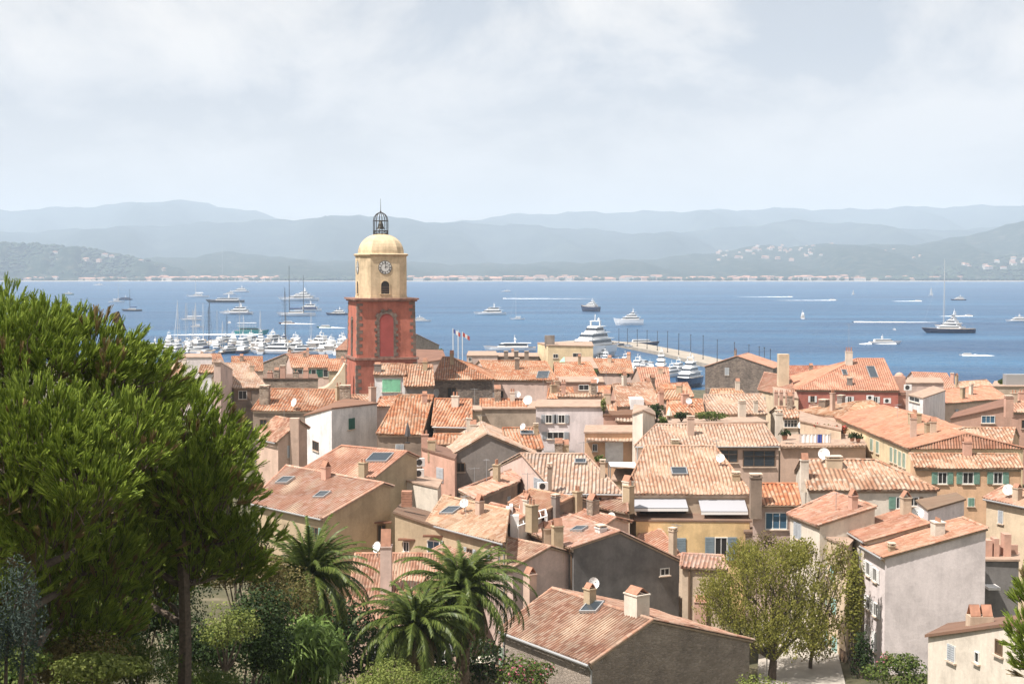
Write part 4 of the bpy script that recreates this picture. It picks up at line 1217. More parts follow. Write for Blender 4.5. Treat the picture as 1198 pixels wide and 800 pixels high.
# --- right: the big red house and its neighbours
h = F('big brick red house with broad orange hipped roof and skylights', (930,456,1052,457), (1003,419,1034,420), z=17.5, s=.36, hip='LR', wall='red', tile='salmon', rib=.42, base=3); big = h
CHIM(h, 993, 426, 8, 20, 'pots', 'offwhite'); CHIM(h, 994, 450, 6, 8, 'flat', 'grey')
SKYL(h, 986, 433, 992, 439); SKYL(h, 1018, 429, 1028, 442)
h = F('house with dark terracotta roof left of the big red house', (919,448,972,448), (919,428,972,428), z=15, s=.3, wall='red', tile='red', rib=.42, base=3)
h = F('cream roofed terrace house with white balcony walls', (886,456,932,465), (893,436,926,440), z=16.5, s=.3, wall='cream', tile='pink', rib=.4)
m = MB(); p = at(h, 916, 450); m.box((p.x-1, p.y-1, p.z-2), (p.x+1, p.y+1, p.z+6)); m.build('chimney', 'render_cream', h.root)
h = BLK('cream balcony block below the dark terracotta roof', [(906,462,255), (934,466,252), (930,455,275), (904,453,275)], 'cream', None)
for i, x in enumerate((908,914,921,927)): CHIM(h, x, 466, 4, 10, 'pots', 'salmon', rz=0)
h = F('small roof house with glazed loggia near the washing line', (916,489,936,489), (908,476,930,476), z=20.4, s=.33, wall='offwhite', tile='tan', rib=.4)
WIN(h, 'front', 917, 491, 933, 500, None, 'glass', bars=3)
h = BLK('long beige terrace wall stepping down to the washing line', [(936,492,178), (984,503,172), (984,496,184), (936,480,192)], 'beige', None)
h = F('pale roof with open skylight hatch left of the long pink roof', (945,489,985,483), (946,474,984,470), z=20.5, s=.25, wall='pink', tile='pink', rib=.4)
CHIM(h, 964, 483, 11, 16, 'flat', 'brown'); CHIM(h, 984, 478, 8, 16, 'flat', 'grey')
h = F('small orange roof house at the water edge right of the red house', (1080,461,1124,463), (1066,436,1108,436), z=14, s=.32, wall='rose', tile='salmon', rib=.45, base=2)
CHIM(h, 1114, 447, 4, 11, 'flat', 'salmon')
h = BLK('domed orange chimney block on a low annex', [(1040,462,270), (1060,462,270), (1058,452,285), (1044,452,285)], 'salmon', 'tile_orange')
m = MB(); p = P(1052, 447, 272); m.box((p.x-.95, p.y-.9, p.z-2), (p.x+.95, p.y+.9, p.z+1.2)); m.lathe(p + V((0,0,1.2)), [(.9, 0), (.75, .35), (.4, .6), (.05, .7)], 10); m.build('chimney', 'render_salmon', h.root)
h = BLK('grey flat roofed house with dark blue top window', [(1060,448,262), (1104,448,262), (1100,442,278), (1062,442,278)], 'rose', 'mortar')
h = BLK('white penthouse block with dark glass corner', [(1063,462,205), (1080,466,199), (1106,457,215), (1092,452,222)], 'white', None); pent = h
WIN(h, 0, 1064, 464, 1076, 470, None, 'glass', bars=1)
h = F('house with pale pink roof behind the penthouse block', (1104,472,1180,466), (1104,455,1160,452), z=18, s=.22, wall='pink', tile='salmon', rib=.45)
CHIM(h, 1126, 466, 5, 13, 'flat', 'tan'); CHIM(h, 1136, 461, 4, 12, 'flat', 'offwhite')
h = F('roof with tan chimney row near the right water edge', (1118,461,1168,457), (1120,446,1156,445), z=15, s=.22, wall='beige', tile='tan', rib=.45, base=2)
h = BLK('flat beige rooftop with grey water tank at the right edge', [(1160,452,262), (1215,452,262), (1210,446,280), (1164,446,280)], 'beige', 'mortar')
m = MB(); p = P(1187, 447, 266); m.box((p.x-1.9, p.y-1, p.z-.5), (p.x+2.1, p.y+1, p.z+1.5)); m.build('water_tank', 'metal_grey', h.root)
h = F('pink house with roof tiles at the right edge above the orange house', (1182,482,1220,482), (1184,466,1220,466), z=19.5, s=.25, wall='salmon', tile='pink', rib=.42)
h = F('low pink house below the curved pale roof', (1118,497,1150,500), (1060,489,1108,490), z=20.4, s=.2, wall='pink', tile='salmon', rib=.4) if False else None
# infill roofs behind the front rows, each partly seen between its neighbours
for lab, e, r, z, wl_, tl in (
    ('roof of a house half hidden behind the awning house', (690,592,735,600), (700,580,735,584), 19, 'beige', 'pink'),
    ('house with orange roof half hidden below the lilac house', (640,548,690,548), (644,536,686,536), 20.6, 'salmon', 'orange'),
    ('shadowed orange roof below the brown chimney row', (505,520,560,520), (508,508,556,508), 20.9, 'brown', 'orange'),
    ('pink roof between the slate gable and the cream roof', (648,606,700,620), (672,596,724,604), 18.9, 'pink', 'pink'),
    ('roof with grey dish between the patchy roof and the long lean roof', (560,604,600,614), (572,590,622,598), 19.4, 'offwhite', 'pink'),
    ('orange roof low in front of the bell tower foot', (398,476,440,474), (404,462,438,462), 22.6, 'rose', 'tan'),
    ('house with orange roof between the loggia and the dormer', (700,470,724,468), (700,452,716,451), 20.6, 'salmon', 'orange'),
    ('roof in front of the mint green shutters', (440,476,470,474), (444,464,468,464), 22.9, 'rose', 'orange')):
    F(lab, e, r, z=z, s=.28, wall=wl_, tile=tl, rib=.38)

# chimneys on the roofs that have none yet
_r = random.Random(4)
def chim3(h, f, g, W, H, style, wall):
    p = h.A.lerp(h.B, f) + h.n * h.r * g; p.z = h.z + h.s * h.r * g
    rz_ = math.atan2(h.u.y, h.u.x)
    M = Matrix.Translation(p) @ Matrix.Rotation(rz_, 4, 'Z')
    a = W / 2
    m = MB(); m.box((-a, -a * .8, -1), (a, a * .8, H)); m.box((-a - .06, -a * .8 - .06, H), (a + .06, a * .8 + .06, H + .09))
    co = m.build('chimney', wall if wall.startswith('rubble') else 'render_' + wall, h.root)
    for v in m.v: pass
    m2 = MB()
    if style == 0:
        for sg in (-1, 1): m2.slab([M @ V(q) for q in ((-a, sg * a * .8, H + .09), (a, sg * a * .8, H + .09), (a, sg * .03, H + .55), (-a, sg * .03, H + .55))], V((0, 0, .06)))
    else:
        for k in (-1, 1): m2.lathe(M @ V((k * a * .5, 0, 0)), [(.12, H + .09), (.1, H + .2), (.09, H + .55)], 8)
    me = co.data
    me.transform(Matrix.Translation(BASE[h.root.name]))
    me.transform(Matrix.Translation(-BASE[h.root.name]) @ M)
    m2.build('chimney_cap', 'pot_clay', co)
for h in ALLH:
    if any(c_.name.startswith('chimney') for c_ in h.root.children): continue
    for k in range(_r.choice((1, 1, 2))):
        chim3(h, _r.uniform(.1, .9), _r.uniform(.6, .98), _r.uniform(.55, .9), _r.uniform(.9, 1.7), _r.choice((0, 0, 1)), _r.choice(('beige', 'offwhite', 'tan', 'salmon', 'rubble_brown', 'pink')))

def proj(p):
    d = p - O
    f = d.y * _cp - d.z * _sp
    return CX + d.x / f * F_PX, CY - (d.y * _sp + d.z * _cp) / f * F_PX
for h in ALLH:                              # small windows under the eaves of the houses that have none yet
    if any(c_.name.startswith('window') for c_ in h.root.children) or h.A.y > 300: continue
    L = (h.B - h.A).length
    if L < 4 or h is bottom: continue
    n_ = 1 if L < 6 else 2 if L < 10 else 3
    sh = _r.choice(('green', 'grey', 'bluegrey', 'sage', 'brown', None, 'white'))
    ww, hh = _r.uniform(.75, 1.05), _r.uniform(1.0, 1.4)
    for k in range(n_):
        c0 = h.A.lerp(h.B, (k + .5) / n_ + _r.uniform(-.06, .06)); p0, nr = h.pl['front']
        c0 = V((c0.x, c0.y, h.z - 1.15 - hh / 2)); c0 = c0 - nr * (c0 - p0).dot(nr)
        d_ = V((0, 0, 1)).cross(nr).normalized()
        xa, ya = proj(c0 - d_ * ww / 2); xb, yb = proj(c0 + d_ * ww / 2)
        yt, ybm = proj(c0 + V((0, 0, hh / 2)))[1], proj(c0 - V((0, 0, hh / 2)))[1]
        WIN(h, 'front', min(xa, xb), yt, max(xa, xb), ybm, sh, frame=_r.choice(('white', 'brown')), closed=(sh is not None and _r.random() < .35))
_k = 0
for h in ALLH:
    if _r.random() < .34 and 100 < h.A.y < 260:
        p = h.A.lerp(h.B, _r.uniform(.15, .85)) + h.n * h.r * _r.uniform(.7, .95); p.z = h.z + h.s * h.n.dot(p - h.A)
        lb = h.root['label']
        if len(lb.split()) > 12: continue
        ANT('tv antenna on the ' + lb, p, _r.uniform(1.2, 2.6), _r.uniform(0, 3))
    elif _r.random() < .25 and h.A.y < 260:
        p = h.A.lerp(h.B, _r.uniform(.15, .85)) + h.n * h.r * _r.uniform(.5, .9); p.z = h.z + h.s * h.n.dot(p - h.A) + .8
        lb = h.root['label']
        if len(lb.split()) > 11: continue
        DISH('small satellite dish on the ' + lb, p, _r.uniform(.32, .45), _r.uniform(-2.6, -1.2))
# ================================================================== bell tower
TW = P(446, 400, 217); TZ = lambda y: CAM_Z + (HOR - y) * 217 / F_PX
TROT = R(15.5)
s0 = 4.55
t = thing('bell_tower', 'tall red bell tower with yellow octagonal clock storey dome and iron bell cage', 'bell tower', (TW.x, TW.y, 9), rz=TROT)
zl = lambda y: TZ(y) - 9
stucco('tower_red', (.52, .185, .13), .32, .2)
stucco('tower_yellow', (.71, .56, .37), .32, .22)
plain('tower_stone', (.17, .125, .10), .95, noise=.4, scale=1.5)
plain('dial_white', (.62, .62, .60), .5)
plain('dial_black', (.02, .02, .025), .5)
plain('tower_ledge', (.27, .145, .11), .95, noise=.4, scale=1.5)
plain('niche_red', (.33, .07, .06), .9, noise=.2, scale=.6)
plain('bronze', (.06, .055, .045), .5, .6)
def sq(mb, s, z0, z1, mi=0, s1=None):
    s1 = s if s1 is None else s1
    vs = [V((x * s, y * s, z0)) for x, y in ((-1, -1), (1, -1), (1, 1), (-1, 1))] + [V((x * s1, y * s1, z1)) for x, y in ((-1, -1), (1, -1), (1, 1), (-1, 1))]
    mb.add(vs, [(0, 1, 5, 4), (1, 2, 6, 5), (2, 3, 7, 6), (3, 0, 4, 7), (4, 5, 6, 7), (3, 2, 1, 0)], mi)
zb_, zt_ = zl(418), zl(352)
mb = MB(); sq(mb, s0 + .12, -.5, zb_); sq(mb, s0 - .05, zb_, zt_, s1=s0 - .2); lower = mb.build('tower_shaft', 'tower_red', t, world=False)
mb = MB(); sq(mb, s0 + .3, zb_ - .1, zb_ + .25); mb.build('string_course', 'tower_ledge', t, world=False)
mb = MB(); sq(mb, s0 + .12, zt_, zt_ + .25); sq(mb, s0 + .35, zt_ + .25, zt_ + .5); mb.build('cornice', 'tower_ledge', t, world=False)
# quoins
mb = MB(); r = random.Random(3)
for cx, cy in ((-1, -1), (1, -1), (1, 1), (-1, 1)):
    z = 0.0; i = 0
    while z < zt_ - .3:
        hh = r.uniform(.42, .62)
        if z + hh > zt_: hh = zt_ - z
        if not (zb_ - .3 < z + hh and z < zb_ + .25):
            s = (s0 + .12 if z < zb_ else s0 - .05 - .15 * (z - zb_) / (zt_ - zb_)) + .025
            lx, ly = (r.uniform(.7, 1.0), r.uniform(.3, .5)) if i % 2 else (r.uniform(.3, .5), r.uniform(.7, 1.0))
            x0, y0 = cx * s, cy * s
            mb.box((min(x0, x0 - cx * lx), min(y0, y0 - cy * ly), z + .02), (max(x0, x0 - cx * lx), max(y0, y0 - cy * ly), z + hh - .02))
        z += hh; i += 1
mb.build('quoins', 'tower_stone', t, world=False)
# arched niche on each face: stone toothed frame and recessed panel
def face_M(k): return Matrix.Rotation(k * math.pi / 2, 4, 'Z')
zn0, zn1 = zl(415), zl(372)
for k in range(4):
    Mf = face_M(k); yy = -(s0 - .03)
    wn = 1.05 if k != 3 else .28
    fr = MB(); z = zn0; i = 0
    while z < zn1 - .5:
        hh = r.uniform(.4, .6)
        for sg in (-1, 1):
            ww = r.uniform(.35, .5) if i % 2 else r.uniform(.65, .85)
            if k == 3: ww *= .6
            a, b_ = sg * wn, sg * (wn + ww)
            fr.box((min(a, b_), yy - .06, z + .02), (max(a, b_), yy + .3, z + hh - .02), 0, Mf)
        z += hh; i += 1
    za = z; K = 9
    for j in range(K):
        a0, a1 = math.pi * j / K, math.pi * (j + 1) / K
        ro = wn + (.75 if j % 2 else .5) * (.6 if k == 3 else 1)
        pts = [V((wn * math.cos(a0), yy - .06, za + wn * math.sin(a0))), V((ro * math.cos(a0), yy - .06, za + ro * math.sin(a0))), V((ro * math.cos(a1), yy - .06, za + ro * math.sin(a1))), V((wn * math.cos(a1), yy - .06, za + wn * math.sin(a1)))]
        fr.slab([Mf @ p for p in pts], Mf.to_3x3() @ V((0, .35, 0)))
    fr.box((-wn - .2, yy - .14, zn0 - .25), (wn + .2, yy + .3, zn0), 0, Mf)
    fo = fr.build('niche_frame', 'tower_stone', t, world=False)
    pn = MB()
    pts = [V((-wn, yy - .02, zn0)), V((wn, yy - .02, zn0))] + [V((wn * math.cos(math.pi * j / 10), yy - .02, za + wn * math.sin(math.pi * j / 10))) for j in range(11)]
    pn.slab([Mf @ p for p in pts], Mf.to_3x3() @ V((0, .1, 0)))
    pn.build('niche_panel', 'niche_red' if k != 3 else 'dark_room', fo, world=False)
# octagonal storey: a square with cut corners
zo0, zo1 = zt_ + .5, zl(300)
a_, w1 = 3.55, 2.2
def octo(s):
    return [V((x * s, y * s, 0)) for x, y in ((-w1, -a_), (w1, -a_), (a_, -w1), (a_, w1), (w1, a_), (-w1, a_), (-a_, w1), (-a_, -w1))]
mb = MB()
def oct_ring(prof, mi=0):
    vs = [p + V((0, 0, z)) for s, z in prof for p in octo(s)]
    mb.add(vs, [[i * 8 + j, i * 8 + (j + 1) % 8, (i + 1) * 8 + (j + 1) % 8, (i + 1) * 8 + j] for i in range(len(prof) - 1) for j in range(8)] + [list(range(8))[::-1], [(len(prof) - 1) * 8 + j for j in range(8)]], mi)
oct_ring([(1, zo0), (1, zo1)]); clockst = mb.build('clock_storey', 'tower_yellow', t, world=False)
mb = MB(); oct_ring([(1.02, zo1), (1.06, zo1 + .12), (1.07, zo1 + .3), (1.0, zo1 + .42)]); oct_ring([(1.02, zo0), (1.02, zo0 + .3)]); mb.build('moulding', 'tower_yellow', t, world=False)
mb = MB(); Hd = zl(274) - zo1 - .4
prof = [(.90 * math.cos(q * math.pi / 2) ** .85 if q < 1 else .12, zo1 + .4 + Hd * math.sin(q * math.pi / 2)) for q in [i / 9 for i in range(10)]]
oct_ring(prof); mb.build('dome', 'tower_yellow', t, world=False)
# clocks and louvred openings on the four main faces
zcl, zop = zl(313), zl(336)
for k in range(4):
    Mf = face_M(k); Mr = Mf.to_3x3(); yy = -a_
    rc = 1.02
    ring = lambda rad, y, n=40: [Mf @ V((rad * math.sin(j * 6.2832 / n), y, zcl + rad * math.cos(j * 6.2832 / n))) for j in range(n)]
    d = MB(); d.slab(ring(rc, yy - .06), Mr @ V((0, .16, 0))); cl = d.build('clock', 'dial_black', t, world=False)
    d = MB(); d.slab(ring(rc * .93, yy - .075), Mr @ V((0, .02, 0))); d.build('dial', 'dial_white', cl, world=False)
    d = MB()
    rom = ['XII', 'I', 'II', 'III', 'IIII', 'V', 'VI', 'VII', 'VIII', 'IX', 'X', 'XI']
    def stroke(M2, x0, z0, x1, z1, wd=.028):
        dv = V((x1 - x0, 0, z1 - z0)); nv = V((-dv.z, 0, dv.x)).normalized() * wd
        d.slab([M2 @ (V((x0, 0, z0)) + nv), M2 @ (V((x0, 0, z0)) - nv), M2 @ (V((x1, 0, z1)) - nv), M2 @ (V((x1, 0, z1)) + nv)], Mr @ V((0, .01, 0)))
    for j, nm in enumerate(rom):
        M2 = Mf @ Matrix.Translation((0, yy - .09, zcl)) @ Matrix.Rotation(j * math.pi / 6, 4, 'Y') @ Matrix.Translation((0, 0, rc * .77))
        wid = {'I': .07, 'V': .14, 'X': .14}
        tot = sum(wid[c_] for c_ in nm); x = -tot / 2
        for c_ in nm:
            w_ = wid[c_]
            if c_ == 'I': stroke(M2, x + w_ / 2, -.13, x + w_ / 2, .13, .022)
            elif c_ == 'V': stroke(M2, x + .01, .13, x + w_ / 2, -.13, .02); stroke(M2, x + w_ - .01, .13, x + w_ / 2, -.13, .02)
            else: stroke(M2, x + .01, .13, x + w_ - .01, -.13, .02); stroke(M2, x + w_ - .01, .13, x + .01, -.13, .02)
            x += w_
    for (q0, q1) in ((rc * .6, rc * .63),):
        n = 32
        for j in range(n):
            a0, a1 = j * 6.2832 / n, (j + 1) * 6.2832 / n
            d.slab([Mf @ V((q_ * math.sin(aa), yy - .09, zcl + q_ * math.cos(aa))) for q_, aa in ((q0, a0), (q1, a0), (q1, a1), (q0, a1))], Mr @ V((0, .01, 0)))
    d.build('numerals', 'dial_black', cl, world=False)
    d = MB()
    M2 = Mf @ Matrix.Translation((0, yy - .11, zcl))
    stroke(M2 @ Matrix.Rotation(R(8), 4, 'Y'), 0, -.12, 0, .70, .03)
    stroke(M2 @ Matrix.Rotation(R(64), 4, 'Y'), 0, -.1, 0, .48, .04)
    d.build('hands', 'dial_black', cl, world=False)
    f = MB(); w2 = .62
    za2 = zop + .35
    arc = [V((w2 * math.cos(math.pi * j / 10), 0, za2 + w2 * math.sin(math.pi * j / 10))) for j in range(11)]
    arco = [V(((w2 + .14) * math.cos(math.pi * j / 10), 0, za2 + (w2 + .14) * math.sin(math.pi * j / 10))) for j in range(11)]
    for j in range(10):
        f.slab([Mf @ (p + V((0, yy - .07, 0))) for p in (arc[j], arco[j], arco[j + 1], arc[j + 1])], Mr @ V((0, .2, 0)))
    for sg in (-1, 1):
        x0, x1 = sorted((sg * w2, sg * (w2 + .14)))
        f.box((x0, yy - .07, zop - .95), (x1, yy + .13, za2), 0, Mf)
    f.box((-w2 - .2, yy - .16, zop - 1.07), (w2 + .2, yy + .1, zop - .95), 0, Mf)
    fo = f.build('window', 'tower_yellow', t, world=False)
    f = MB(); pts = [V((-w2, yy - .012, zop - .95)), V((w2, yy - .012, zop - .95))] + [p + V((0, yy - .012, 0)) for p in arc]
    f.slab([Mf @ p for p in pts], Mr @ V((0, .03, 0))); f.build('opening', 'dark_room', fo, world=False)
    f = MB()
    for j in range(3): f.box((-w2, yy - .05, zop - .7 + j * .35), (w2, yy - .02, zop - .64 + j * .35), 0, Mf)
    f.build('louvre', 'frame_brown', fo, world=False)
# iron bell cage
zc0, zc1 = zl(274.5), zl(249)
mb = MB(); K = 8; rc = 1.12
hb = (zc1 - zc0) * .62
ringp = lambda rad, z, n=16: [V((rad * math.cos(j * 6.2832 / n), rad * math.sin(j * 6.2832 / n), z)) for j in range(n + 1)]
for z in (zc0 + .1, zc0 + .55, zc0 + hb): mb.tube(ringp(rc, z), .055, 5)
for j in range(K):
    a = j * 6.2832 / K
    pts = [V((rc * math.cos(a), rc * math.sin(a), zc0 - .2)), V((rc * math.cos(a), rc * math.sin(a), zc0 + hb))]
    pts += [V((rc * math.cos(q) * math.cos(a), rc * math.cos(q) * math.sin(a), zc0 + hb + (zc1 - zc0 - hb) * math.sin(q))) for q in (R(25), R(50), R(72), R(88))]
    mb.tube(pts, .06, 5)
    b0 = (j + 1) * 6.2832 / K
    mb.tube([V((rc * math.cos(a), rc * math.sin(a), zc0 + .1)), V((rc * math.cos(b0), rc * math.sin(b0), zc0 + .55))], .03, 4)
    mb.tube([V((rc * math.cos(b0), rc * math.sin(b0), zc0 + .1)), V((rc * math.cos(a), rc * math.sin(a), zc0 + .55))], .03, 4)
mb.tube([V((-rc, 0, zc0 + hb)), V((rc, 0, zc0 + hb))], .07, 5)
cage = mb.build('bell_cage', 'metal_dark', t, world=False)
mb = MB(); mb.lathe(V((0, 0, zc0 + hb - 1.25)), [(.62, 0), (.55, .12), (.42, .45), (.36, .8), (.22, 1.05), (.08, 1.2)], 16); mb.build('bell', 'bronze', cage, world=False)
mb = MB(); mb.tube([V((0, 0, zc1 - .1)), V((0, 0, zl(233)))], [.05, .02], 5); mb.lathe(V((0, 0, zc1)), [(.05, 0), (.16, .12), (.05, .28)], 8); mb.build('spike', 'metal_dark', cage, world=False)
# ================================================================== trees and plants
leafmat('pine_needle', (.085, .14, .016), (.32, .395, .065), .18, .5)
leafmat('pine_needle_dry', (.16, .12, .05), (.28, .20, .09), .2)
leafmat('palm_leaf', (.040, .066, .012), (.125, .155, .035), .15, .4)
leafmat('palm_leaf_dry', (.20, .15, .08), (.34, .27, .15), .2)
leafmat('leaf_reed', (.09, .155, .030), (.22, .30, .085), .35, .5)
leafmat('leaf_olive', (.19, .20, .035), (.36, .335, .09), .5)
leafmat('leaf_autumn', (.10, .12, .03), (.30, .21, .09), .4)
leafmat('leaf_dark', (.012, .026, .007), (.038, .062, .016), .15)  # leaf colour lowered to stand in for shade on the scrub below the pines
leafmat('leaf_mid', (.05, .09, .018), (.14, .17, .04), .3)
leafmat('leaf_lime', (.10, .135, .025), (.26, .29, .08), .3)
leafmat('leaf_blue', (.03, .05, .04), (.075, .10, .085), .15)
leafmat('leaf_brown', (.10, .085, .03), (.22, .18, .07), .3)
leafmat('petal_pink', (.50, .10, .16), (.66, .24, .30), .3)
leafmat('petal_red', (.40, .03, .04), (.55, .08, .06), .3)
def rdir(r):
    while True:
        d = V((r.uniform(-1, 1), r.uniform(-1, 1), r.uniform(-1, 1)))
        if .05 < d.length < 1: return d.normalized()
def tuft(mb, p, d, ln, r, n=14, spread=.42, wd=.022, mi=0):
    """a brush of pine needles round a shoot: slim faces splayed about d"""
    a = d.orthogonal().normalized(); b = d.cross(a)
    for i in range(n):
        t = r.uniform(0, 6.2832); k = spread * r.uniform(.3, 1)
        q = (d + (a * math.cos(t) + b * math.sin(t)) * k).normalized()
        s = p + d * ln * r.uniform(0, .45)
        e = s + q * ln * r.uniform(.55, .8)
        w_ = (q.cross(a * math.sin(t) - b * math.cos(t))).normalized() * wd if r.random() < .5 else (a * math.sin(t) - b * math.cos(t)) * wd
        o = len(mb.v)
        mb.v += [tuple(s - w_ * .6), tuple(s + w_ * .6), tuple(e + w_), tuple(e - w_)]
        mb.f.append([o, o + 1, o + 2, o + 3]); mb.m.append(mi)
def limb(mb, a, b, r0, r1, r, sag=.1, n=5, mi=0):
    L = (b - a).length
    off = V((r.uniform(-1, 1), r.uniform(-1, 1), r.uniform(-.6, 1))) * L * sag
    pts = [a.lerp(b, i / n) + off * math.sin(math.pi * i / n) for i in range(n + 1)]
    mb.tube(pts, [r0 + (r1 - r0) * i / n for i in range(n + 1)], 6, mi)
    return pts
def pine(label, blobs, trunk, seed, dens=1.0, stub=None, dry=.10, bmat='bark', ln=.42, name='pine_tree'):
    """blobs: (px, py, depth, radius in px); the crown is tufts on and inside those swellings, borne on limbs from the trunk"""
    r = random.Random(seed)
    B = []
    for (x, y, Y, rp) in blobs:
        c = P(x, y, Y); B.append((c, rp * Y / F_PX))
    base, top = P(*trunk[0]), P(*trunk[1])
    base.z = min(base.z, gz(base.x, base.y) + .1)
    root = thing(name, label, 'tree', base)
    tm = MB(); limb(tm, base, top, .26, .15, r, .03, 8)
    forks = [base.lerp(top, k) for k in (.45, .6, .72, .85, 1)]
    for c, rad in B:
        f = min(forks, key=lambda q: (q - c).length + abs(q.z - c.z + 1) * .6)
        pts = limb(tm, f, c, .12, .05, r, .12, 6)
        for i in range(7):
            d = rdir(r); d.z = abs(d.z) * .8 - .1
            e = c + d * rad * r.uniform(.6, .95)
            limb(tm, pts[4].lerp(c, r.random()), e, .035, .012, r, .12, 3)
    tm2 = tm
    cm = MB()
    for c, rad in B:
        ns = int(46 * rad * rad * dens) + 6
        for k in range(ns):                     # a spray: a bough end carrying a bunch of brushes
            d = rdir(r)
            if d.z < -.3 and r.random() < .6: continue
            kk = r.uniform(.78, 1.12) if r.random() < .75 else r.uniform(.3, .8)
            q = c + V((d.x, d.y, d.z * .74)) * rad * kk
            if any((q - c2).length < r2 * .5 for c2, r2 in B if c2 is not c): continue
            sr = r.uniform(.26, .5)
            out = V((d.x * .5, d.y * .5, .8 + .2 * d.z)) + rdir(r) * .25
            dr_ = r.random() < dry * (1.8 if d.z < .1 else .35)
            for i in range(r.randint(6, 11)):
                e = rdir(r)
                p = q + V((e.x, e.y, e.z * .8)) * sr
                up = (out + e * .45).normalized()
                tuft(cm, p, up, ln * r.uniform(.75, 1.3), r, 22, .27, .011, 1 if dr_ and r.random() < .6 else 0)
            limb(tm2, q - out.normalized() * .5, q, .018, .01, r, .1, 2)
    co = cm.build('crown', ['pine_needle', 'pine_needle_dry'], root)
    tm.build('trunk', bmat, root)
    if stub:
        m = MB(); m.tube([P(*q) for q in stub], [.13, .12], 7); m.build('broken_limb', bmat, root)
    return root
pine('large bright green pine with upright needle tufts filling the left edge',
     [(20,430,37,74),(90,425,38,66),(-60,440,37,80),(150,452,39,50),(40,520,35,84),(125,520,36,64),(-50,540,35,90),(60,610,37,74),(-30,640,37,80),(172,470,40,30),(10,375,39,30),(60,395,39,38),(100,560,34,50),(30,690,40.5,74),(110,660,41,56),(-20,740,40,70),(90,720,42,60),(20,600,40,70),(130,600,41,50)],
     ((40,930,38),(40,560,38)), 21, .8, stub=[(134,366,40),(143,388,40)])
pine('rounder pine with a bare straight trunk standing right of the large one',
     [(212,498,43,48),(248,528,43,40),(180,520,43,48),(228,560,42,56),(165,590,43,66),(262,588,44,38),(220,630,44.5,56),(284,625,45,30),(140,640,44,54),(250,652,46,42),(195,470,44,30),(190,655,46,50),(120,700,46,50),(286,658,46.5,26),(180,560,41.5,40),(238,575,41.5,34),(175,690,47,44)],
     ((212,800,44),(206,560,44)), 22, .8)
def bush(label, x, y, Y, rx, ry, mat, seed, n=900, leaf=.16, name='shrub', cat='shrub', flowers=None, lumps=6, depth=None, stem='bark', long=1.0, droop=0.0, group=None):
    """leafy shrub: leaf-sized faces over a lumpy volume with stems inside; (x, y) is the middle of its outline in the photo"""
    r = random.Random(seed)
    s = Y / F_PX
    if Y < 72 and mat != 'leaf_reed': n, leaf = int(n * 2.6), leaf * .56
    c = P(x, y, Y); RX, RZ = rx * s, ry * s; RY = RX * .8 if depth is None else depth
    g = gz(c.x, c.y)
    base = V((c.x, c.y, min(c.z - RZ * .9, max(g, c.z - RZ * 1.6))))
    root = thing(name, label, cat, base, group)
    sm_ = MB()
    L = []
    for i in range(lumps):
        d = rdir(r)
        L.append((c + V((d.x * RX * .55, d.y * RY * .55, d.z * RZ * .5)), r.uniform(.42, .62)))
    for q, k in L: limb(sm_, base, q, .06, .02, r, .08, 4)
    sm_.build('stem', stem, root)
    m = MB()
    for i in range(n):
        q, k = L[i % lumps]
        d = rdir(r)
        p = q + V((d.x * RX, d.y * RY, d.z * RZ)) * k * r.uniform(.6, 1.05)
        nrm = (d + rdir(r) * .9 + V((0, 0, .35))).normalized()
        a = nrm.orthogonal().normalized()
        t = r.uniform(0, 6.28); a = a * math.cos(t) + nrm.cross(a) * math.sin(t); b = nrm.cross(a)
        l = leaf * r.uniform(.6, 1.3); w_ = l * (.45 if long == 1 else .17)
        l *= long
        if long > 1: a = (V((0, 0, r.uniform(-.2, 1))) + rdir(r) * .8).normalized(); b = a.cross(nrm).normalized()
        mi = 0
        if flowers and d.z > -.3 and r.random() < .10: mi = 1; w_ = l = leaf * .7
        o = len(m.v)
        dp = V((0, 0, -droop * l))
        m.v += [tuple(p - a * l * .5), tuple(p + b * w_), tuple(p + a * l * .5 + dp), tuple(p - b * w_)]
        m.f.append([o, o + 1, o + 2, o + 3]); m.m.append(mi)
    m.build('foliage', [mat] + ([flowers] if flowers else []), root)
    return root
# under the pines: slope scrub, each clump its own
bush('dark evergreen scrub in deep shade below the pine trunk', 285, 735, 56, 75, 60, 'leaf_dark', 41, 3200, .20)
bush('sunlit brownish olive scrub between pine and left palm', 285, 675, 60, 55, 40, 'leaf_brown', 42, 2200, .17)
bush('yellow green scrub touched by sun right of the pine trunk', 262, 735, 53, 44, 34, 'leaf_lime', 43, 900, .15)
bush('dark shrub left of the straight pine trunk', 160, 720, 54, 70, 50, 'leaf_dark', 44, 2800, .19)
bush('grassy green undergrowth at the lower left', 170, 778, 44, 70, 34, 'leaf_mid', 45, 2600, .16, long=1.8)
bush('brown and green undergrowth in the bottom left corner', 60, 765, 40, 90, 44, 'leaf_brown', 46, 3200, .15)
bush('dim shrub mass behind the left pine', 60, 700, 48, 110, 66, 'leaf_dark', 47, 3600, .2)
bush('green leafy clump in front of the pine trunk', 250, 795, 46, 60, 22, 'leaf_mid', 48, 1500, .18, long=2.0)
bush('blue grey juniper sprays at the left edge', 6, 730, 31, 44, 84, 'leaf_blue', 49, 2600, .13, name='juniper', cat='juniper', long=1.4)
bush('bright green bamboo like reed clump in front of the left palm', 350, 765, 62, 58, 48, 'leaf_reed', 50, 3000, .36, name='reed_clump', cat='reeds', long=1.9, droop=.6, lumps=9)
bush('yellow green shrub with pale flowers below the middle palm', 445, 795, 60, 62, 26, 'leaf_lime', 51, 2200, .15)
bush('oleander with pink flowers in front of the rubble gable house', 622, 790, 74, 46, 26, 'leaf_mid', 52, 2200, .15, name='oleander', cat='oleander', flowers='petal_pink')
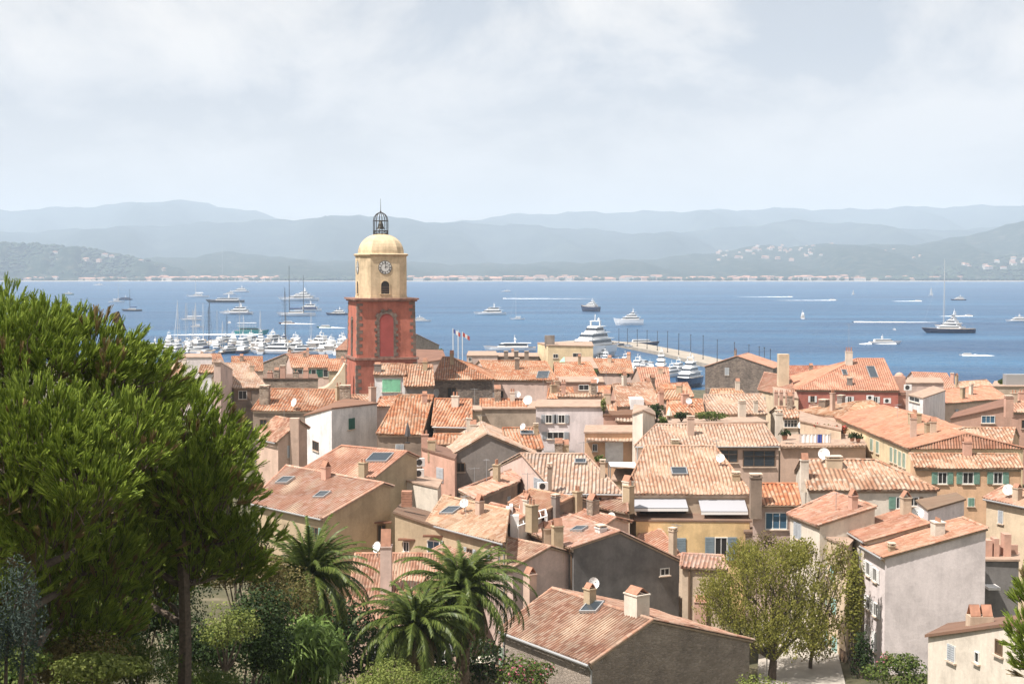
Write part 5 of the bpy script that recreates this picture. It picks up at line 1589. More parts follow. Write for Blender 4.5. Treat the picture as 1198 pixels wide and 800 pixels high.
bush('green shrub at the foot of the middle palm', 500, 797, 66, 40, 24, 'leaf_mid', 53, 1200, .16)
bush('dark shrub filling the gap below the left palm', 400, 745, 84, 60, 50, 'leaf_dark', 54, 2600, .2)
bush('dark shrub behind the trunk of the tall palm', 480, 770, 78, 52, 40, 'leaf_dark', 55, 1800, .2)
bush('bright green hedge at the foot of the lilac wall', 1050, 786, 92, 46, 26, 'leaf_mid', 56, 2400, .17, name='hedge', cat='hedge')
bush('pale pink flowering shrub beside the white end house', 1035, 772, 98, 14, 12, 'leaf_mid', 57, 600, .15, flowers='petal_pink')
bush('small lime green hedge beside the street', 895, 800, 92, 40, 12, 'leaf_lime', 58, 900, .15, name='hedge', cat='hedge')
bush('tall ivy covered pole of climbing leaves against the white end house', 1000, 705, 107, 12, 72, 'leaf_olive', 59, 2600, .2, name='climbing_vine', cat='vine', lumps=12, depth=.7)
bush('climbing plant with dark leaves lower on the white end house', 1008, 765, 106, 16, 30, 'leaf_dark', 60, 900, .2, name='climbing_vine', cat='vine', depth=.8)
bush('dry brown creeper over the rough brown wall', 896, 640, 121, 28, 22, 'leaf_brown', 61, 700, .16, name='climbing_vine', cat='vine', depth=.6)
bush('round grey green bush in the roof garden', 768, 481, 172, 14, 9, 'leaf_dark', 62, 900, .22, cat='roof garden shrub')
bush('small round bush at the roof garden parapet', 774, 491, 170, 8, 5, 'leaf_mid', 63, 400, .2, cat='roof garden shrub')
bush('clipped dark hedge of the roof garden', 797, 485, 174, 12, 5, 'leaf_dark', 64, 600, .2, name='hedge', cat='hedge')
bush('long low planting along the roof garden parapet', 832, 486, 176, 22, 6, 'leaf_mid', 65, 900, .22, cat='roof garden shrub')
bush('bright yellow green climber at the lilac house corner', 706, 474, 176, 5, 9, 'leaf_lime', 66, 260, .2, cat='roof garden shrub')
bush('small pine bush on the terrace behind the salmon loggia', 695, 436, 286, 5, 6, 'leaf_mid', 67, 300, .4, cat='roof garden shrub')
bush('low dark hedge on the terrace behind the salmon loggia', 731, 439, 284, 6, 3, 'leaf_dark', 68, 200, .4, name='hedge', cat='hedge')
bush('potted green bush on the right edge rooftop', 1173, 447, 268, 6, 5, 'leaf_mid', 69, 300, .4, cat='roof garden shrub')
bush('green bush by the flagpoles behind the tower', 513, 411, 400, 6, 4, 'leaf_mid', 70, 200, .6, cat='shrub')
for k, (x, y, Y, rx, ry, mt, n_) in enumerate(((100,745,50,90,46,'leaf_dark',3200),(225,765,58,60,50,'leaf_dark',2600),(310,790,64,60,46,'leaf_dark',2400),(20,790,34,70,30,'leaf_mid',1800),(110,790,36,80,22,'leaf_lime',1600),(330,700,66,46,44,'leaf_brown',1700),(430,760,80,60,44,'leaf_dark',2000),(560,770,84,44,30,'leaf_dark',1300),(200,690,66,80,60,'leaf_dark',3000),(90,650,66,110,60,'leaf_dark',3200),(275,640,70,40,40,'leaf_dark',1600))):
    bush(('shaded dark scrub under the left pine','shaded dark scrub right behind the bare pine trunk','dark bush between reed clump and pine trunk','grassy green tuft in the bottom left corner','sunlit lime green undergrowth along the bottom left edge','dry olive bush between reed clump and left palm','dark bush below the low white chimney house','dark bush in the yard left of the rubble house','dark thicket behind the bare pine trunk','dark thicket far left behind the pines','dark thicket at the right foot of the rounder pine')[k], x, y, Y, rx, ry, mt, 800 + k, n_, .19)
# the airy tree by the street
def leafy(label, trunk, blobs, mats, seed, n, leaf, r0=.3, twigs=9, name='leafy_tree'):
    r = random.Random(seed)
    base = P(*trunk[0]); base.z = gz(base.x, base.y)
    root = thing(name, label, 'tree', base)
    tm = MB()
    f = P(*trunk[1]); limb(tm, base, f, r0, r0 * .8, r, .04, 4)
    B = [(P(x, y, Y), rx * Y / F_PX, ry * Y / F_PX) for x, y, Y, rx, ry in blobs]
    tips = []
    for c, rx, rz in B:
        pts = limb(tm, f, c, r0 * .45, .05, r, .12, 6)
        for i in range(twigs):
            d = rdir(r); d.z = abs(d.z) * .9
            e = c + V((d.x * rx, d.y * rx, d.z * rz)) * r.uniform(.6, 1)
            tw = limb(tm, pts[r.randint(2, 5)], e, .035, .01, r, .1, 4); tips.append((tw, c))
    tm.build('trunk', 'bark', root)
    for mi, mat in enumerate(mats):
        m = MB()
        for i in range(n // len(mats)):
            k = r.randint(0, len(B) - 1); c, rx, rz = B[k]
            if mi == 1 and k < len(B) // 2 and r.random() < .8: continue
            d = rdir(r)
            kk = r.random() ** .45
            p = c + V((d.x * rx, d.y * rx, d.z * rz)) * kk * (1 + .2 * math.sin(d.x * 6 + k) * math.sin(d.z * 7))
            # leaves hang in sprays along upright twigs
            up = V((d.x * .4, d.y * .4, 1)) + rdir(r) * .5
            a = up.normalized(); b = a.cross(rdir(r)).normalized()
            for j in range(4):
                q = p + a * (j - 1.5) * leaf * .7 + rdir(r) * leaf * .35
                l = leaf * r.uniform(.6, 1.2); w_ = l * .32
                aa = (a + rdir(r) * .7).normalized(); bb = aa.cross(rdir(r)).normalized()
                o = len(m.v)
                m.v += [tuple(q - aa * l * .5), tuple(q + bb * w_), tuple(q + aa * l * .5), tuple(q - bb * w_)]
                m.f.append([o, o + 1, o + 2, o + 3]); m.m.append(0)
        m.build('crown', mat, root)
    return root
leafy('airy olive green tree with forked dark trunk by the street', ((903,792,105),(905,772,105)),
      [(865,690,105,46,42),(900,665,106,40,36),(845,715,104,34,28),(905,720,104,46,34),(870,650,107,22,20),(935,690,106,34,44),(945,735,105,30,30),(925,650,107,24,20),(880,735,104,44,22),(930,705,106,36,38),(840,690,105,26,26),(885,665,104.5,34,30),(910,745,104.5,40,24)], ['leaf_olive'], 71, 7200, .18, .34)
leafy('slender tree with sparse browning leaves right of the airy olive tree', ((948,790,108),(950,765,108)),
      [(960,660,108,24,30),(975,690,107,22,26),(950,700,107,24,26),(968,730,107,26,24),(985,655,109,14,22),(955,755,107,26,16),(940,645,109,14,16)], ['leaf_olive', 'leaf_autumn'], 72, 1500, .22, .16)
# right edge: pine branch reaching in
pine('pine branch with long needles reaching in at the right edge', [(1222,700,46,26),(1214,745,45,24),(1225,780,45,26)], ((1290,900,47),(1245,740,46)), 73, .9, ln=.5)
# palms
def palm(label, x, y, Y, foot, frond_px, seed, n=62, upright=.0, skirt=14, name='palm_tree', r0=.34):
    r = random.Random(seed)
    s = Y / F_PX
    c = P(x, y, Y); base = P(foot[0], foot[1], Y); base.z = min(gz(base.x, base.y), base.z)
    root = thing(name, label, 'palm', base)
    tm = MB()
    k = 14
    pts = [base.lerp(c, i / k) for i in range(k + 1)]
    tm.tube(pts, [r0 * (1.25 - .3 * i / k) * (1 + .05 * (i % 2)) for i in range(k + 1)], 12)
    L = (c - base).length
    for i in range(int(L / .16)):                   # old leaf bases
        t = i * .16 / L
        p = base.lerp(c, t); a = i * 2.4
        for q in range(3):
            aa = a + q * 2.09; d = V((math.cos(aa), math.sin(aa), .5))
            p0 = p + V((d.x, d.y, 0)) * r0 * .95
            tm.box((-.07, -.03, 0), (.07, .06, .2), 0, Matrix.Translation(p0) @ Matrix.Rotation(aa - math.pi / 2, 4, 'Z') @ Matrix.Rotation(-.4, 4, 'X'))
    tm.build('trunk', 'palm_bark', root)
    Lf = frond_px * s
    def frond(m, el, az, ln, droop, mi=0, w0=.36):
        h_ = V((math.cos(az), math.sin(az), 0)); K = 13
        p = c + h_ * .15; e = el
        spine = [p]
        for i in range(K):
            p = p + (h_ * math.cos(e) + V((0, 0, math.sin(e)))) * ln / K
            e -= droop / K * (1 + 1.2 * i / K)
            spine.append(p)
        sd_ = V((-h_.y, h_.x, 0))
        m.tube([spine[0], spine[4], spine[8], spine[K]], [.05, .035, .022, .008], 4, mi)
        twist = r.uniform(-.3, .3)
        for i in range(1, K):
            for sub in range(4):
                t = (i + sub / 4) / K
                q = spine[i].lerp(spine[i + 1], sub / 4)
                tg = (spine[i + 1] - spine[i]).normalized()
                up = sd_.cross(tg)
                wl_ = ln * .15 * (math.sin(min(1, t * 1.15 + .12) * 3.0) * .8 + .25)
                for sg in (-1, 1):
                    dr = (sd_ * sg * .8 + tg * .95 + up * (.5 + twist * sg) + rdir(r) * .16).normalized()
                    wv = tg.cross(dr).cross(dr).normalized() * .036
                    e0 = q + dr * wl_ * r.uniform(.85, 1.1)
                    o = len(m.v)
                    m.v += [tuple(q - wv), tuple(q + wv), tuple(e0 + wv * .25 - V((0, 0, wl_ * .05))), tuple(e0 - wv * .25 - V((0, 0, wl_ * .05)))]
                    m.f.append([o, o + 1, o + 2, o + 3]); m.m.append(mi)
    m = MB()
    for i in range(n):
        f = (i + .5) / n
        el = R(86) - f * R(112) + r.uniform(-.1, .1)
        az = i * 2.39996 + r.uniform(-.15, .15)
        frond(m, el, az, Lf * r.uniform(.88, 1.06) * (.82 + .18 * min(1, f * 3)), R(58) + f * R(34) - upright * R(38))
    m.build('crown', 'palm_leaf', root)
    m = MB()
    for i in range(skirt):
        frond(m, R(-38) - r.random() * R(30), i * 2.4 + 1, Lf * r.uniform(.55, .8), R(40))
    m.build('dead_fronds', 'palm_leaf_dry', root)
    m = MB()
    for i in range(9):
        a = i * .7; d = V((math.cos(a), math.sin(a), 0))
        e = c + d * .75 + V((0, 0, -.75)); m.tube([c + V((0, 0, -.1)), c + d * .6 + V((0, 0, -.2)), e], .02, 4)
        for j in range(12): q = e + rdir(r) * .2; m.lathe(q, [(.0, -.035), (.04, 0), (.0, .035)], 5)
    m.build('fruit_stalk', 'pot_clay', root)
    return root
palm('left palm with stiff upright fronds beside the tan gable', 362, 672, 76, (362,812), 90, 81, 74, .6, 24)
palm('low bushy palm between the two taller ones', 487, 732, 74, (496,826), 90, 82, 70, .15, 18)
palm('tall palm with visible thick trunk and wide arching crown', 541, 690, 78, (541,806), 98, 83, 76, .1, 22)
# ================================================================== boats
plain('hull_white', (.74, .75, .76), .3)
plain('hull_navy', (.02, .03, .07), .25)
plain('hull_dark', (.03, .03, .035), .35)
plain('hull_turq', (.03, .27, .28), .35)
plain('hull_brown', (.12, .04, .03), .5)
plain('hull_green', (.03, .16, .13), .4)
plain('deck_teak', (.36, .26, .16), .7)
plain('deck_white', (.74, .74, .73), .45)
plain('boat_glass', (.02, .03, .045), .1)
plain('spar', (.55, .54, .52), .4, .3)
plain('spar_dark', (.05, .045, .04), .5)
plain('cover_blue', (.03, .06, .16), .8)
def hull(mb, L, W, H, mi=0, rake=.1, transom=.8, top=1, sheer=.25):
    """hull along +x: bow at +L/2, plumb stern"""
    S = [(-.5, transom, .96), (-.3, .97, .95), (-.05, 1.0, .97), (.18, .86, 1.02), (.34, .58, 1.1), (.44, .28, 1.18), (.5, .02, 1 + sheer)]
    rings = []
    for k, w_, h_ in S:
        x = k * L
        xb = x - (rake * L if k > .4 else rake * L * max(0, k) * .8)
        a = W / 2 * w_
        rings.append([V((x, a, H * h_)), V((xb * .5 + x * .5, a * .9, H * .4)), V((xb, a * .6, -.4)), V((xb, -a * .6, -.4)), V((xb * .5 + x * .5, -a * .9, H * .4)), V((x, -a, H * h_))])
    vs = [p for q in rings for p in q]
    fs = [[i * 6 + j, i * 6 + j + 1, (i + 1) * 6 + j + 1, (i + 1) * 6 + j] for i in range(6) for j in range(5)]
    mb.add(vs, fs + [[5, 4, 3, 2, 1, 0]], mi)
    mb.add(vs, [[i * 6 + 5, i * 6, (i + 1) * 6, (i + 1) * 6 + 5] for i in range(6)], top)
def cab(mb, x0, x1, w_, z0, z1, mi=0, fr=.45, bk=.1, tap=.9):
    """deckhouse with raked front and back"""
    h_ = z1 - z0; a, b = w_ / 2, w_ / 2 * tap
    vs = [V((x0, -a, z0)), V((x1, -a * .8, z0)), V((x1, a * .8, z0)), V((x0, a, z0)),
          V((x0 + h_ * bk * 2, -b, z1)), V((x1 - h_ * fr * 2.4, -b * .78, z1)), V((x1 - h_ * fr * 2.4, b * .78, z1)), V((x0 + h_ * bk * 2, b, z1))]
    mb.add(vs, [(0, 1, 5, 4), (1, 2, 6, 5), (2, 3, 7, 6), (3, 0, 4, 7), (4, 5, 6, 7)], mi)
def band(mb, x0, x1, w_, z0, z1, mi=0, fr=.45, bk=.1, tap=.9):
    h_ = z1 - z0
    za, zb = z0 + h_ * .38, z0 + h_ * .82
    k0, k1 = .38, .82
    def ring(k, z):
        e = 1.015
        a0 = x0 + h_ * bk * 2 * k + h_ * .2; a1 = x1 - h_ * fr * 2.4 * k + .03
        b = w_ / 2 * (1 + (tap - 1) * k) * e
        return [V((a0, -b, z)), V((a1, -b * .8, z)), V((a1, b * .8, z)), V((a0, b, z))]
    vs = ring(k0, za) + ring(k1, zb)
    mb.add(vs, [(0, 1, 5, 4), (1, 2, 6, 5), (2, 3, 7, 6)], mi)
def place(x, y, z=0.0):
    return PZ(x, y, z)
def wake(root, L, W, ln, x0=None):
    """foam: a churned ridge astern and two thinner crests spreading from the bow"""
    m = MB(); r = random.Random(int(ln * 7))
    x0 = -L * .45 if x0 is None else x0
    n = 26
    vs = []
    for i in range(n + 1):
        t = i / n
        wd = (W * .4 + 1.2 + 1.6 * t) * r.uniform(.7, 1.15) * (1 - t ** 6 * .9)
        hh = (.5 * (1 - t) + .12) * r.uniform(.5, 1.2) * (1 - t ** 6 * .9)
        vs += [V((x0 - ln * t, -wd, .02)), V((x0 - ln * t, -wd * .4, hh)), V((x0 - ln * t, wd * .4, hh * .9)), V((x0 - ln * t, wd, .02))]
    m.add(vs, [[i * 4 + k, i * 4 + k + 1, i * 4 + k + 5, i * 4 + k + 4] for i in range(n) for k in range(3)])
    for sg in (-1, 1):
        vs = []; l2 = min(ln, L * 3)
        for i in range(13):
            t = i / 12
            y = sg * (W * .35 + t * l2 * .12); x = L * .3 - (l2 + L * .3) * t
            b = (1 - t) * .9 + .1
            vs += [V((x, y - .7 * b, .03)), V((x, y, .55 * b)), V((x, y + .7 * b, .03))]
        m.add(vs, [[i * 3 + k, i * 3 + k + 1, i * 3 + k + 4, i * 3 + k + 3] for i in range(12) for k in range(2)])
    return m.build('wake', 'foam', root, world=False)
def motor(label, x, y, L, hd=0.0, hullm='hull_white', decks=2, seed=0, wk=0, group=None, cat='motor yacht', name='motor_yacht', mast=True, parts=True, W=None, H=None, sup='deck_white', trim=None, wide=.82):
    """motor yacht: heading hd degrees (0 = bow to the right, 180 = bow to the left, 90 = bow away)"""
    r = random.Random(seed)
    W = W or L * r.uniform(.22, .26); H = H or L * r.uniform(.075, .09)
    p = place(x, y)
    t = thing(name, label, cat, p, group, R(hd) or 1e-6)
    m = MB(); hull(m, L, W, H)
    if trim: m.box((-L * .46, -W * .508, H * .45), (L * .2, W * .508, H * .6), 2)
    m.build('hull', [hullm, 'deck_teak', trim or 'deck_teak'], t, world=False)
    c, g = MB(), MB()
    z = H * .98; x0, x1 = -L * .36, L * .24; w_ = W * .8
    dh = min(2.7, max(.9, L * .075)) if L > 14 else L * .095
    for d in range(decks):
        cab(c, x0, x1, w_, z, z + dh); band(g, x0, x1, w_, z, z + dh)
        if d < decks - 1 or L > 20:
            c.box((x0 - L * .05, -w_ * .52, z + dh), (x1 - L * .13, w_ * .52, z + dh + .12))
            z += .12
        z += dh; x0 += L * .07 * (1 if wide < .9 else .6); x1 -= L * .13 * (1 if wide < .9 else .7); w_ *= wide
    so_ = c.build('superstructure', sup, t, world=False)
    g.build('window_band', 'boat_glass', so_, world=False)
    if mast:
        m = MB(); xm = (x0 + x1) / 2
        m.box((xm - L * .03, -w_ * .4, z), (xm, -w_ * .34, z + dh * .8)); m.box((xm - L * .03, w_ * .34, z), (xm, w_ * .4, z + dh * .8))
        m.box((xm - L * .045, -w_ * .42, z + dh * .8), (xm + .1, w_ * .42, z + dh * .92))
        m.tube([V((xm, 0, z + dh * .9)), V((xm - L * .01, 0, z + dh * 2.0))], L * .004 + .03, 5)
        m.lathe(V((xm - L * .02, w_ * .25, z + dh * .92)), [(L * .008, 0), (L * .014, L * .01), (L * .01, L * .024), (.01, L * .03)], 8)
        m.build('radar_mast', 'deck_white', t, world=False)
    if wk: wake(t, L, W, wk)
    return t
def sail(label, x, y, L, hd=0.0, hullm='hull_white', masts=1, hm=1.25, seed=0, group=None, dark=False, sails=False, wk=0, name='sailing_yacht', cover=True):
    r = random.Random(seed)
    W, H = L * .24, L * .085
    p = place(x, y)
    t = thing(name, label, 'sailing yacht', p, group, R(hd) or 1e-6)
    m = MB(); hull(m, L, W, H, rake=.12, transom=.6, sheer=.15); m.build('hull', [hullm, 'deck_teak'], t, world=False)
    c, g = MB(), MB(); cab(c, -L * .2, L * .2, W * .55, H * .95, H * 1.55); band(g, -L * .2, L * .2, W * .55, H * .95, H * 1.55)
    co = c.build('cabin', 'deck_white', t, world=False); g.build('window_band', 'boat_glass', co, world=False)
    sp = 'spar_dark' if dark else 'spar'
    xm = [L * .08] if masts == 1 else [L * .16, -L * .2]
    for i, q in enumerate(xm):
        h_ = L * hm * (1 if i == 0 else .8)
        m = MB(); m.tube([V((q, 0, H * .9)), V((q, 0, H + h_))], [max(.13, L * .009), max(.08, L * .005)], 6)
        for f in (.4, .68): m.tube([V((q, -W * .3, H + h_ * f)), V((q, W * .3, H + h_ * f))], .05, 4)
        m.tube([V((q, 0, H + L * .09)), V((q - L * .34, 0, H + L * .10))], max(.1, L * .007), 5)
        for tx, ty in ((L * .49, 0), (-L * .48, 0), (q, W * .45), (q, -W * .45)):
            m.tube([V((q, 0, H + h_ * .97)), V((tx, ty, H))], .03, 3)
        mo = m.build('mast', sp, t, world=False)
        if cover and not sails:
            m = MB(); m.tube([V((q - .1, 0, H + L * .115)), V((q - L * .33, 0, H + L * .118))], L * .016, 6); m.build('sail_cover', 'cover_blue' if dark else 'canvas_white', mo, world=False)
        if sails:
            m = MB(); m.slab([V((q - .1, .05, H + L * .12)), V((q - L * .33, .3, H + L * .12)), V((q - .1, .05, H + h_ * .95))], V((0, .05, 0)))
            m.slab([V((L * .47, 0, H)), V((q + .2, .4, H + L * .1)), V((q + .1, 0, H + h_ * .8))], V((0, .05, 0))); m.build('sail', 'canvas_white', mo, world=False)
    if wk: wake(t, L, W, wk)
    return t
def px(n, y): return n * (CAM_Z / ray(CX, y).z * -1) * math.hypot(1, 0) / F_PX * 1.0      # n photo pixels in metres at the water level of row y
M_ = lambda n, y: n * PZ(CX, y, 0).y / F_PX
# --- anchored in the bay, left
motor('small white motorboat far out near the left shore', 115, 334, M_(12,334), 175, decks=1, seed=1, name='motorboat', cat='motorboat')
motor('pale green and white cruiser showing just above the pine', 79, 345, M_(15,345), 170, 'hull_green', 1, 2, name='motorboat', cat='motorboat')
sail('white hulled sailing yacht at anchor left of the dark covered one', 137, 354, M_(19,354), 5, seed=3, hm=1.6)
motor('boat with dark blue canopy anchored behind the white sailing yacht', 145, 351, M_(20,351), 170, 'hull_navy', 1, 4, sup='cover_blue', name='motorboat', cat='motorboat')
sail('dark hulled sailing yacht alone above the pine crown', 154, 364, M_(24,364), 182, 'hull_dark', seed=5, hm=1.0, dark=True)
sail('long white sloop left of the dark barge', 231, 348, M_(27,348), 180, seed=6, hm=.85)
motor('long low dark barge anchored in the left bay', 263, 354, M_(46,354), 178, 'hull_dark', 1, 7, W=M_(6,354), H=M_(3,354), mast=True, cat='barge', name='barge')
motor('small white motor yacht just behind the dark barge', 268, 345, M_(15,345), 178, decks=2, seed=8)
motor('white motor yacht with low profile farthest of the left cluster', 280, 342, M_(23,342), 180, decks=2, seed=9)
motor('white day cruiser behind the blue striped yacht', 265, 366.5, M_(17,366), 180, decks=1, seed=10)
motor('white motor yacht with dark blue stripe left of the turquoise ferry', 277, 368, M_(38,368), 178, decks=2, seed=11, trim='hull_navy')
motor('boxy white boat seen from the stern above the ferry', 268, 378.5, M_(13,378), 110, decks=1, seed=12, name='motorboat', cat='motorboat')
sail('two masted grey ketch anchored in front of the harbour', 223, 375, M_(25,375), 180, masts=2, hm=.75, seed=13)
sail('small white sloop just below the grey ketch', 230, 383, M_(16,383), 180, seed=14, hm=1.3)
motor('large white three decked motor yacht left of the bell tower', 349, 352, M_(48,352), 178, decks=3, seed=15)
sail('two masted schooner with very tall dark spars', 346, 370, M_(46,370), 180, masts=2, hm=1.2, seed=16, dark=True)
motor('white motor yacht partly behind the schooner', 359, 364, M_(34,364), 178, decks=2, seed=17)
motor('brown wooden launch trailing a short wake', 335, 379, M_(19,379), 180, 'hull_brown', 1, 18, wk=M_(26,379), name='launch', cat='launch', mast=False)
motor('green hulled excursion boat moving left of the tower', 379, 383.5, M_(18,383), 180, 'hull_green', 1, 19, wk=M_(18,383), name='excursion_boat', cat='excursion boat', mast=False)
motor('dark blue hulled work boat half hidden by the tower', 394, 368.5, M_(26,368), 180, 'hull_navy', 2, 20, name='work_boat', cat='work boat')
sail('far white yacht with the tallest mast on the left horizon', 261, 327.5, M_(9,328), 180, seed=21, hm=5.0)
motor('tiny white cruiser near the far shore left of the tower', 303, 331, M_(9,331), 180, decks=1, seed=22, name='motorboat', cat='motorboat')
motor('tiny white cruiser near the far shore close to the tower', 353, 330, M_(8,330), 0, decks=1, seed=23, name='motorboat', cat='motorboat')
# turquoise ferry with people on its upper deck
t = motor('turquoise passenger ferry with open upper deck arriving with a white wake', 295, 391.5, M_(40,391), 2, 'hull_turq', 1, 24, wk=M_(80,391), name='ferry', cat='ferry', mast=False, W=M_(10,391), H=M_(5,391), sup='hull_turq')
m = MB(); l = M_(40,391)
for i in range(7): m.tube([V((-l*.38 + i*l*.08, -2, 4.5)), V((-l*.38 + i*l*.08, -2, 7.2))], .08, 4); m.tube([V((-l*.38 + i*l*.08, 2, 4.5)), V((-l*.38 + i*l*.08, 2, 7.2))], .08, 4)
m.box((-l*.42, -2.6, 7.2), (l*.12, 2.6, 7.4)); m.box((-l*.42, -2.6, 5.6), (l*.15, -2.5, 5.75)); m.build('upper_deck', 'deck_white', t, world=False)
# --- right of the tower
motor('white cruiser partly hidden by the right side of the tower', 494, 376.5, M_(22,376), 0, decks=2, seed=25)
motor('sleek white motor yacht in open water right of the tower', 573, 368.5, M_(38,368), 182, decks=2, seed=26)
sail('grey sloop with a bare mast anchored right of the sleek yacht', 605, 374, M_(18,374), 180, seed=27, hm=1.7)
motor('tiny white boat above the wake in mid bay', 592, 341.5, M_(12,341), 180, decks=1, seed=28, name='motorboat', cat='motorboat')
motor('dark speedboat drawing a long straight wake in mid bay', 590, 349.5, M_(6,349), 180, 'hull_dark', 1, 29, wk=M_(110,349), name='speedboat', cat='speedboat', mast=False)
motor('dark grey explorer ship in the middle of the bay', 690, 364.5, M_(26,364), 140, 'hull_navy', 3, 30, name='explorer_yacht', cat='explorer yacht', H=M_(6,364), W=M_(9,364))
motor('white explorer yacht with high bow right of the dark grey one', 735, 380.5, M_(35,380), 184, 'hull_white', 3, 31, name='explorer_yacht', cat='explorer yacht', H=M_(7,380))
motor('low dark tender barge behind the harbour mole', 753, 404, M_(38,404), 3, 'hull_navy', 1, 32, mast=False, W=M_(7,404), H=M_(4,404), name='barge', cat='barge')
motor('white motor yacht seen end on in the open right bay', 939, 373, M_(22,373), 80, decks=3, seed=33)
sail('small sailing boat with white sails near the far shore', 998, 345, M_(4,345), 20, seed=34, hm=1.7, sails=True)
sail('small sailing boat with white sails at the far right', 1089, 346, M_(6,346), 20, seed=35, hm=1.9, sails=True)
motor('speedboat with a white wake far right of centre', 975, 351.5, M_(10,351), 0, 'hull_white', 1, 36, wk=M_(66,351), name='speedboat', cat='speedboat', mast=False)
motor('speedboat near the far shore with a short wake', 925, 347.5, M_(7,347), 0, 'hull_white', 1, 37, wk=M_(60,347), name='speedboat', cat='speedboat', mast=False)
motor('white speedboat with wake left of the tall masted yacht', 1075, 352.5, M_(10,352), 0, 'hull_white', 1, 38, wk=M_(28,352), name='speedboat', cat='speedboat', mast=False)
motor('dark motor yacht above the tall masted white yacht', 1121, 351.5, M_(18,351), 180, 'hull_navy', 2, 39)
motor('small black boat drawing a wake toward the tall masted yacht', 1001, 377, M_(8,377), 180, 'hull_dark', 1, 40, wk=M_(95,377), name='speedboat', cat='speedboat', mast=False)
motor('small white boat behind the open deck cruiser', 1046, 386, M_(8,386), 100, decks=1, seed=41, name='motorboat', cat='motorboat')
motor('white open cruiser with dark windscreen in the right bay', 1036, 402.5, M_(38,402), 0, decks=1, seed=42, wk=M_(14,402))
motor('white speedboat running left with a thick foamy wake', 1130, 416, M_(17,416), 180, 'hull_white', 1, 43, wk=M_(26,416), name='speedboat', cat='speedboat', mast=False)
sail('dark hulled sailing superyacht with the tallest mast on the right', 1109, 389.5, M_(62,389), 180, 'hull_navy', seed=44, hm=1.3, cover=False)
motor('four decked white superyacht right behind the dark sailing hull', 1110, 385, M_(44,385), 120, decks=4, seed=45, name='superyacht', cat='superyacht')
motor('white motor yacht cut by the right edge of the view', 1189, 376.5, M_(26,376), 180, decks=2, seed=46)
motor('small white boat returning near the tall masted yacht', 1134, 370, M_(12,370), 0, 'hull_white', 1, 47, wk=M_(30,370), name='speedboat', cat='speedboat', mast=False)
# --- moored by the mole
t = motor('huge white superyacht seen bow on at the mole', 689, 419, 44, 243, decks=3, seed=48, name='superyacht', cat='superyacht', W=12, H=6, wide=.86)
motor('white motor yacht moored stern to below the superyacht', 684, 431, 15, 250, decks=2, seed=49)
motor('white yacht with twin radar domes at the mole', 773, 436, 21, 262, decks=3, seed=50)
motor('navy hulled yacht with white decks nearest to the orange roofs', 804, 453, 22, 246, 'hull_navy', 3, 51, W=6.5, H=3.4)
motor('small white yacht at the root of the mole', 745, 434, 18, 255, decks=2, seed=52)
motor('small white cruiser moored between superyacht and domed yacht', 722, 432, 16, 250, decks=1, seed=53)
motor('white tour boat with a long roof behind the brown harbour building', 596, 411, 26, 178, decks=1, seed=54, H=2.2)
for i, (x, y) in enumerate(((652,421),(662,424),(672,427),(699,429),(708,426),(715,432),(730,429),(738,437),(752,438),(760,431),(783,441),(752,427),(792,437),(664,416),(706,419))):
    motor(('white motor cruiser first from the root of the basin','white cabin boat second along the inner quay','white yacht third along the inner quay','white cruiser at the stern of the superyacht','white sport boat close behind the superyacht','white cruiser between superyacht and tour boats','small white boat under the first lamp posts','white cabin boat in front of the mole bend','white cruiser left of the domed yacht','white boat against the middle of the mole','white cruiser right of the domed yacht','small white boat moored tight under the mole','white tender in front of the mole root','white cruiser left of the superyacht bow','white launch right of the superyacht bow')[i], x, y, 11 + (i * 5 % 9), (250, 80, 265, 95, 240, 30)[i % 6], decks=(2, 1, 2, 1)[i % 4], seed=700 + i, group='boats moored inside the mole')
# mole
mb = MB()
pts = [(655,401),(690,398),(735,401.5),(790,412),(840,424),(900,436)]
c = [PZ(x, y, 1.6) for x, y in pts]
for a, b in zip(c, c[1:]):
    d = (b - a).normalized(); n_ = V((-d.y, d.x, 0)) * 7
    mb.prism([a - n_ - d * .5, b - n_ + d * .5, b + n_ + d * .5, a + n_ - d * .5][::1], -3, 1.6)
tag(mb.build('mole', 'quay_stone'), 'pale stone mole curving round the harbour basin', 'mole')
# cars parked on the mole
plain('car_dark', (.05, .055, .065), .3); plain('car_silver', (.45, .46, .48), .3, .4)
for i, (x, y) in enumerate(((716,403.5),(722,404),(728,405),(735,406))):
    p = PZ(x, y, 1.6)
    t = thing('parked_car', ('dark car parked at the outer end of the mole', 'silver car parked second on the mole', 'dark car parked third on the mole', 'silver car parked nearest the lamp on the mole')[i], 'car', p, 'cars parked on the mole', -.5)
    m = MB(); m.box((-2.1, -.85, .3), (2.1, .85, .85)); cab(m, -1.6, 1.2, 1.6, .85, 1.45, fr=.4, bk=.2); m.build('body', 'car_silver' if i % 2 else 'car_dark', t, world=False)
    m = MB(); band(m, -1.6, 1.2, 1.6, .85, 1.45, fr=.4, bk=.2); m.build('window', 'boat_glass', t, world=False)
    for sx in (-1.3, 1.3):
        for sy in (-.86, .86):
            m = MB(); m.tube([V((sx, sy - .08, .32)), V((sx, sy + .08, .32))], .32, 10); m.build('wheel', 'metal_dark', t, world=False)
